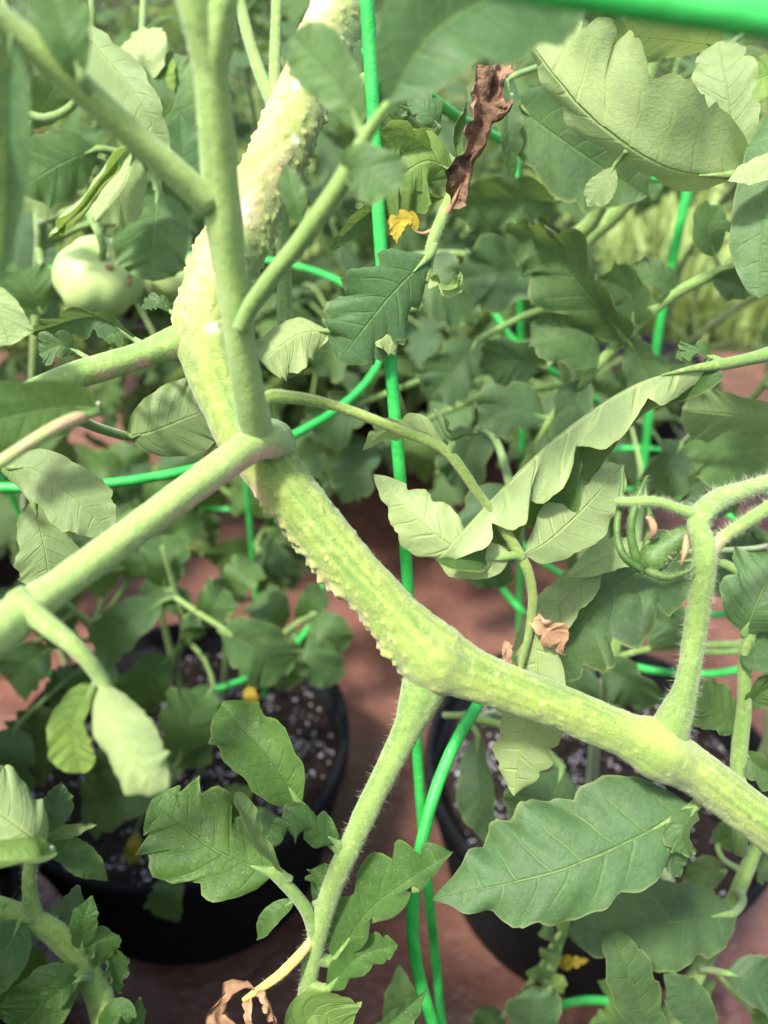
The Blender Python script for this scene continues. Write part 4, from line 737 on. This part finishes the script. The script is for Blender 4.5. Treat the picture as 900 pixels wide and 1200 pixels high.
leaf(P4, [(180, 150, .44), (205, 120, .43), (200, 60, .43)], 42, LEAFB, tilt=-15, fold=10, lobe=.1, pet=5)
leaf(P4, [(175, 60, .44), (190, 95, .43), (205, 115, .43)], 24, LEAFP, tilt=25, lobe=.1, pet=4)
leaf(P4, [(160, 100, .43), (170, 65, .425), (165, 30, .43)], 28, LEAFP, under=True, tilt=-20, lobe=.1, pet=4)
leaf(P4, [(50, 370, .50), (35, 340, .49), (20, 310, .49)], 34, LEAF, tilt=10, lobe=.05, pet=4)
leaf(P4, [(30, 150, .43), (60, 110, .42), (75, 70, .42)], 26, LEAF, tilt=10, lobe=.1, pet=4)
leaf(P4, [(210, 260, .44), (215, 200, .43), (210, 130, .43)], 32, LEAFB, tilt=20, fold=10, lobe=.1, pet=4)
def fruit(parent, px, py, d, rpx, mat, ax, ribs=5, depth=.08, flat=.82, seed=1, scar=True):
    c = U(px, py, d); r = rpx * d / F; ax = Vector(ax).normalized(); q = ax.to_track_quat('Z', 'Y'); v = []; f = []; nu, nv = 40, 22
    for i in range(nv + 1):
        th = math.pi * i / nv
        for j in range(nu):
            a = 2 * math.pi * j / nu; rb = 1 - depth * (math.sin(th) ** .5 * (abs(math.cos(ribs * a / 2 + .4 * math.sin(a + seed))) ** 6)) + .04 * math.sin(2 * a + seed)
            z = math.cos(th) * flat - .18 * math.exp(-(th / .35) ** 2) + .10 * math.exp(-((math.pi - th) / .3) ** 2)
            v.append(q @ Vector((r * rb * math.sin(th) * math.cos(a), r * rb * math.sin(th) * math.sin(a), r * z)))
    for i in range(nv):
        for j in range(nu): k = (j + 1) % nu; f.append((i * nu + j, (i + 1) * nu + j, (i + 1) * nu + k, i * nu + k))
    o = link('tomato', mesh('tomato', v, f), mat, parent, c)
    e = nearest(parent, c); tp = c + ax * r * .6
    S = spline([tuple(tp) + (.0022,), tuple(tp + ax * r * .5) + (.002,), tuple(e) + (.0025,)], 14); mp, _ = tube_mesh('fruit_stalk', S[:, :3], S[:, 3], 8, origin=S[0, :3]); link('fruit_stalk', mp, STEMG, o, S[0, :3])
    if scar:
        for (sx, sy, w_, h_) in ((12, -12, 5, 3), (34, 3, 4, 7)):
            pc = U(px + sx, py + sy, d); vd = (CAM - pc).normalized(); off = pc - c; along = off.dot(vd); perp = off - vd * along; pc = c + perp + vd * math.sqrt(max(r * r * .8 - perp.length_squared, 0)) * .98
            v0, f0 = ico(); pts = [tuple(x * w_ * d / F * rtv + y * h_ * d / F * upv + z * .0015 * vd) for x, y, z in v0]; link('scar', mesh('scar', pts, f0), SCAR, o, pc)
    return o
fruit(P4, 116, 325, .475, 51, FRUIT, (.35, -.45, .8), ribs=6, depth=.07, flat=.86, seed=1)
fruit(P4, 205, 325, .52, 36, FRUIT, (-.2, .3, .9), seed=3, scar=False)
fruit(P4, 35, 150, .62, 17, FRUITY, (.1, .2, .95), seed=4, scar=False)

# ------------------------------------------------------------------ tomato plants further back
UNIT = []
def unit_leaf(seed, al, be, lobe, wd, bend, fold):
    C = spline([(0, 0, 0), (0, .5, .06 + bend * .3), (0, 1, -bend)], 24); N = np.tile(np.array([[0, 0, 1.0]]), (24, 1))
    return build_leaf(C, N, wd, wd * .96, False, (fold, fold), (-14, -18), lobe=lobe, nl=4, fine=.05, ripple=.12, al=al, be=be, seed=seed, nt_=26, ns=5, name='leaflet')
for i in range(7): UNIT.append(unit_leaf(300 + i, .5 + .03 * i, .92 + .06 * (i % 3), .18 + .05 * (i % 4), .27 + .02 * (i % 3), .05 + .05 * (i % 4), 4 + 4 * (i % 3)))
UM = {}
def unit_for(i, mat):
    if (i, mat.name) not in UM:
        m2 = UNIT[i].copy(); m2.materials.clear(); m2.materials.append(mat); UM[(i, mat.name)] = m2
    return UM[(i, mat.name)]
# gaps between the plants through which the photograph looks at the sheet and the grass: (x0, y0, x1, y1, nearest depth kept)
GAPS = [(415, 600, 530, 860, 9), (620, 595, 690, 645, 9), (690, 235, 900, 440, 1.9), (0, 700, 420, 1200, 9), (400, 860, 720, 1200, 9), (555, 560, 620, 610, 9), (60, 270, 170, 390, .62), (180, 280, 250, 360, .66)]
def inframe(p, rad):
    q = PX(p)
    return bool(q) and -90 - rad * F / q[2] < q[0] < 990 and -90 - rad * F / q[2] < q[1] < 1290 + rad * F / q[2]
def gapped_(p, rad):
    q = PX(p)
    if q is None: return True
    x, y, d = q
    if d < .46 + rad: return True
    for (x0, y0, x1, y1, dm) in GAPS:
        if x0 < x < x1 and y0 < y < y1 and d < dm: return True
    return False
def back_plant(label, x, y, z0, h, nleaf, seed, lean=(0, 0), lf=.075, group=None, mats=(LEAF, LEAFD, LEAFB, LEAF), nst=2, rl=.20, off=False):
    gapped = inframe if off else gapped_
    rg = random.Random(seed); t = thing('tomato_plant', (x, y, z0), label, 'tomato plant', group); cnt = 0
    for s in range(nst):
        a0 = rg.random() * 6.28; sp = .10 * (s > 0)
        P = [(x, y, z0 - .01, .006)]
        for q in (.3, .6, 1.0): P.append((x + lean[0] * q + math.cos(a0) * sp * q * 2 + rg.uniform(-.03, .03), y + lean[1] * q + math.sin(a0) * sp * q * 2 + rg.uniform(-.03, .03), z0 + (h - z0) * q * (1 - .12 * s), .0055 - .0025 * q))
        S = spline(P, 22); me, _ = tube_mesh('stem', S[:, :3], S[:, 3], 8); link('stem', me, STEMD, t, S[0, :3]); STEMS.setdefault(t, []).append((S[:, :3], S[:, 3]))
        n = nleaf // nst
        for i in range(n):
            u = .12 + .86 * i / max(n - 1, 1); k = u * 21; j = min(int(k), 20); c = Vector(S[j, :3] * (1 - k + j) + S[j + 1, :3] * (k - j)); az = i * 2.4 + a0 + rg.uniform(-.4, .4)
            out_ = Vector((math.cos(az), math.sin(az), 0)); L = rl * rg.uniform(.7, 1.15) * (1.15 - .4 * u); up = rg.uniform(.15, .7)
            mid = c + out_ * L * .55 + Vector((0, 0, L * .5 * up)); end = c + out_ * L + Vector((0, 0, L * (up * .5 - .35)))
            Q = spline([tuple(c) + (.0022,), tuple(mid) + (.0016,), tuple(end) + (.0009,)], 12)
            if gapped(end, .05) and gapped(mid, .05): continue
            me, _ = tube_mesh('leaf', Q[:, :3], Q[:, 3], 6); lo = link('leaf', me, STEMD, t, Q[0, :3]); made = 0
            mt = rg.choice(mats)
            for (uu, sd) in ((.36, -1), (.40, 1), (.66, -1), (.70, 1), (1.0, 0)):
                if sd and rg.random() < .08: continue
                kk = uu * 11; jj = min(int(kk), 10); b0 = Vector(Q[jj, :3] * (1 - kk + jj) + Q[jj + 1, :3] * (kk - jj)); T = Vector(Q[jj + 1, :3] - Q[jj, :3]).normalized()
                side = T.cross(Vector((0, 0, 1))).normalized() * sd; ydir = (T * (.45 if sd else 1) + side + Vector((0, 0, rg.uniform(-.6, .15)))).normalized()
                ln = lf * rg.uniform(.7, 1.15) * (1.25 if sd == 0 else .9 + .2 * uu)
                if gapped(b0 + ydir * ln * .5, ln * .5): continue
                nrm = Vector((rg.uniform(-.45, .45), rg.uniform(-.45, .45), 1)); nrm = (nrm - ydir * nrm.dot(ydir)).normalized(); xd = ydir.cross(nrm)
                M = Matrix(((xd.x, ydir.x, nrm.x, 0), (xd.y, ydir.y, nrm.y, 0), (xd.z, ydir.z, nrm.z, 0), (0, 0, 0, 1)))
                o = bpy.data.objects.new('leaflet', unit_for(rg.randrange(7), mt)); col.objects.link(o); o.parent = lo
                o.matrix_local = Matrix.Translation(b0 - WP[lo]) @ M @ Matrix.Diagonal((ln, ln, ln, 1)); made += 1
    return t
BP = [
 (-.62, .98, .84, 34, (0, 0), 'leafy tomato plant standing behind the pale green tomato'),
 (-.20, 1.34, .80, 40, (.03, -.34), 'leafy tomato plant leaning over the left green cage ring'),
 (.12, 1.48, .84, 44, (.0, -.50), 'sprawling tomato plant behind the dead brown curled leaf'),
 (.46, 1.45, .66, 28, (-.03, -.42), 'sprawling tomato plant behind the long folded leaf'),
 (-.45, 1.75, 1.0, 40, (0, -.1), 'tall tomato plant in the row behind the pale green tomato'),
 (.02, 1.85, 1.02, 40, (0, -.1), 'tall tomato plant rising behind the swollen stem'),
 (.40, 1.80, .98, 36, (0, -.1), 'tall tomato plant behind the big pale leaf underside'),
 (-.06, 1.62, .50, 40, (.02, -.78), 'low trailing tomato plant in front of the far row'),
 (.27, 1.66, .52, 40, (.02, -.80), 'low trailing tomato plant between the cage and the long folded leaf'),
 (-.95, 1.5, 1.05, 34, (0, 0), 'tomato plant at the row end beside the yellow fruit'),
 (.86, 1.22, .60, 26, (0, 0), 'low tomato plant at the edge of the grass'),
]
for i, (x, y, h, nl, ln, lab) in enumerate(BP):
    sh = lab
    for q in ('leafy ', 'tall ', 'sprawling ', 'low '): sh = sh.replace(q, '')
    pot(x, y, 'black pot of the ' + sh, 'potting soil of the ' + sh, rt=.14, rb=.115, perl=120, seed=20 + i)
    back_plant(lab, x, y, PZ - .02, h, int(nl * 1.35), 40 + i, lean=ln, lf=.074)
# unseen plants added beside and behind the camera to shade the ground
for i, (x, y, h) in enumerate(((-.30, .10, .76), (-.43, .34, .72), (-.24, -.12, .76), (-.06, -.30, .82), (.20, -.24, .78))):
    wd = ('tall', 'broad', 'bushy', 'slender', 'short')[i]
    pot(x, y, 'black pot of the %s tomato plant added out of view for shade' % wd, 'potting soil of the %s tomato plant added out of view for shade' % wd, rt=.14, rb=.115, perl=60, seed=50 + i)
    back_plant('%s tomato plant added out of view to shade the ground' % wd, x, y, PZ - .02, h, 84, 70 + i, lf=.12, off=True, nst=3)


# ------------------------------------------------------------------ grass and hedge behind
rg = np.random.default_rng(9); nb = 11000; V = np.empty((nb, 7, 3)); UVg = np.tile(np.array([[0, -.6], [0, .6], [.4, .6], [.4, -.6], [.75, .6], [.75, -.6], [1., 0]]), (nb, 1, 1))
gy = 1.95 + 4.0 * rg.random(nb) ** 1.4; gx = (rg.random(nb) - .5) * (gy * 1.5 + .8) * 1.4; ga = rg.random(nb) * 6.283; gl = .14 + .30 * rg.random(nb); gw = .003 + .005 * rg.random(nb)
ox, oy = np.cos(ga), np.sin(ga); sx, sy = -oy, ox; lean = .15 + .75 * rg.random(nb) ** 1.3
def blade(u): return np.stack([gx + ox * gl * lean * u ** 1.8, gy + oy * gl * lean * u ** 1.8, -.012 + gl * (u - .35 * lean * u ** 2.2)], 1)
sv = np.stack([sx, sy, np.zeros(nb)], 1) * gw[:, None]
for i, (u, s, wq) in enumerate(((0, -1, 1), (0, 1, 1), (.4, 1, .95), (.4, -1, .95), (.75, 1, .6), (.75, -1, .6), (1, 0, 0))): V[:, i] = blade(u) + sv * s * wq
k = np.arange(nb)[:, None] * 7
quads = np.concatenate([k + np.array([[0, 1, 2, 3]]), k + np.array([[3, 2, 4, 5]])]); tris = k + np.array([[5, 4, 6]])
g = link('grass', mesh('grass', V.reshape(-1, 3), [tuple(q) for q in quads] + [tuple(q) for q in tris], uv=UVg.reshape(-1, 2)), GRASSM, None, (0, 0, 0)); tag(g, 'long pale green grass beyond the brown ground sheet', 'grass', kind='stuff')
def shrub(x, y, h, rx, label, seed):
    t = thing('shrub', (x, y, -.01), label, 'shrub', None); r_ = np.random.default_rng(seed); n = 3600
    S = spline([(x, y, -.02, .03), (x + .04, y, h * .4, .022), (x, y, h * .8, .01)], 12); me, _ = tube_mesh('trunk', S[:, :3], S[:, 3], 8); link('trunk', me, BARK, t, S[0, :3])
    for q in range(5):
        a = q * 1.26 + seed; S = spline([(x, y, h * (.15 + .1 * q), .014), (x + math.cos(a) * rx * .5, y + math.sin(a) * rx * .5, h * (.35 + .1 * q), .009), (x + math.cos(a) * rx * .85, y + math.sin(a) * rx * .85, h * (.5 + .09 * q), .004)], 10); me, _ = tube_mesh('limb', S[:, :3], S[:, 3], 6); link('limb', me, BARK, t, S[0, :3])
    cl = r_.normal(0, 1, (60, 3)); cl = unit(cl) * (.35 + .62 * r_.random((60, 1)) ** .5); ci = r_.integers(0, 60, n)
    p = cl[ci] + r_.normal(0, .13, (n, 3)); p = p * np.array([rx, rx, h * .52]) + np.array([0, 0, h * .55]); p[:, 2] = np.maximum(p[:, 2], .03)
    d = unit(r_.normal(0, 1, (n, 3)) + np.array([0, 0, -.2])); s = unit(np.cross(d, unit(r_.normal(0, 1, (n, 3))))); ln = (.03 + .045 * r_.random((n, 1))); V = np.stack([p, p + d * ln * .5 + s * ln * .24, p + d * ln, p + d * ln * .5 - s * ln * .24], 1)
    uvs = np.tile(np.array([[0, 0], [.5, .8], [1, 0], [.5, -.8]]), (n, 1, 1)); kk = np.arange(n)[:, None] * 4
    link('crown', mesh('crown', V.reshape(-1, 3), kk + np.array([[0, 1, 2, 3]]), uv=uvs.reshape(-1, 2)), HEDGE, t, (x, y, -.01))
for i, (x, y, h, rx, lab) in enumerate(((-2.6, 4.2, 1.5, .8, 'dark green shrub behind the tomato row, at the end by the yellow fruit'), (-1.3, 4.0, 1.45, .75, 'dark green shrub behind the tomato row, beyond the pale green tomato'), (-.1, 4.3, 1.5, .8, 'dark green shrub beyond the top of the swollen stem'), (1.1, 5.2, 1.55, .85, 'dark green shrub across the grass, beyond the dead brown leaf'), (2.3, 6.2, 1.7, 1.0, 'dark green shrub across the grass, beyond the big pale leaf'), (3.7, 5.6, 1.6, .9, 'dark green shrub at the far edge of the grass'))):
    shrub(x, y, h, rx, lab, 60 + i)
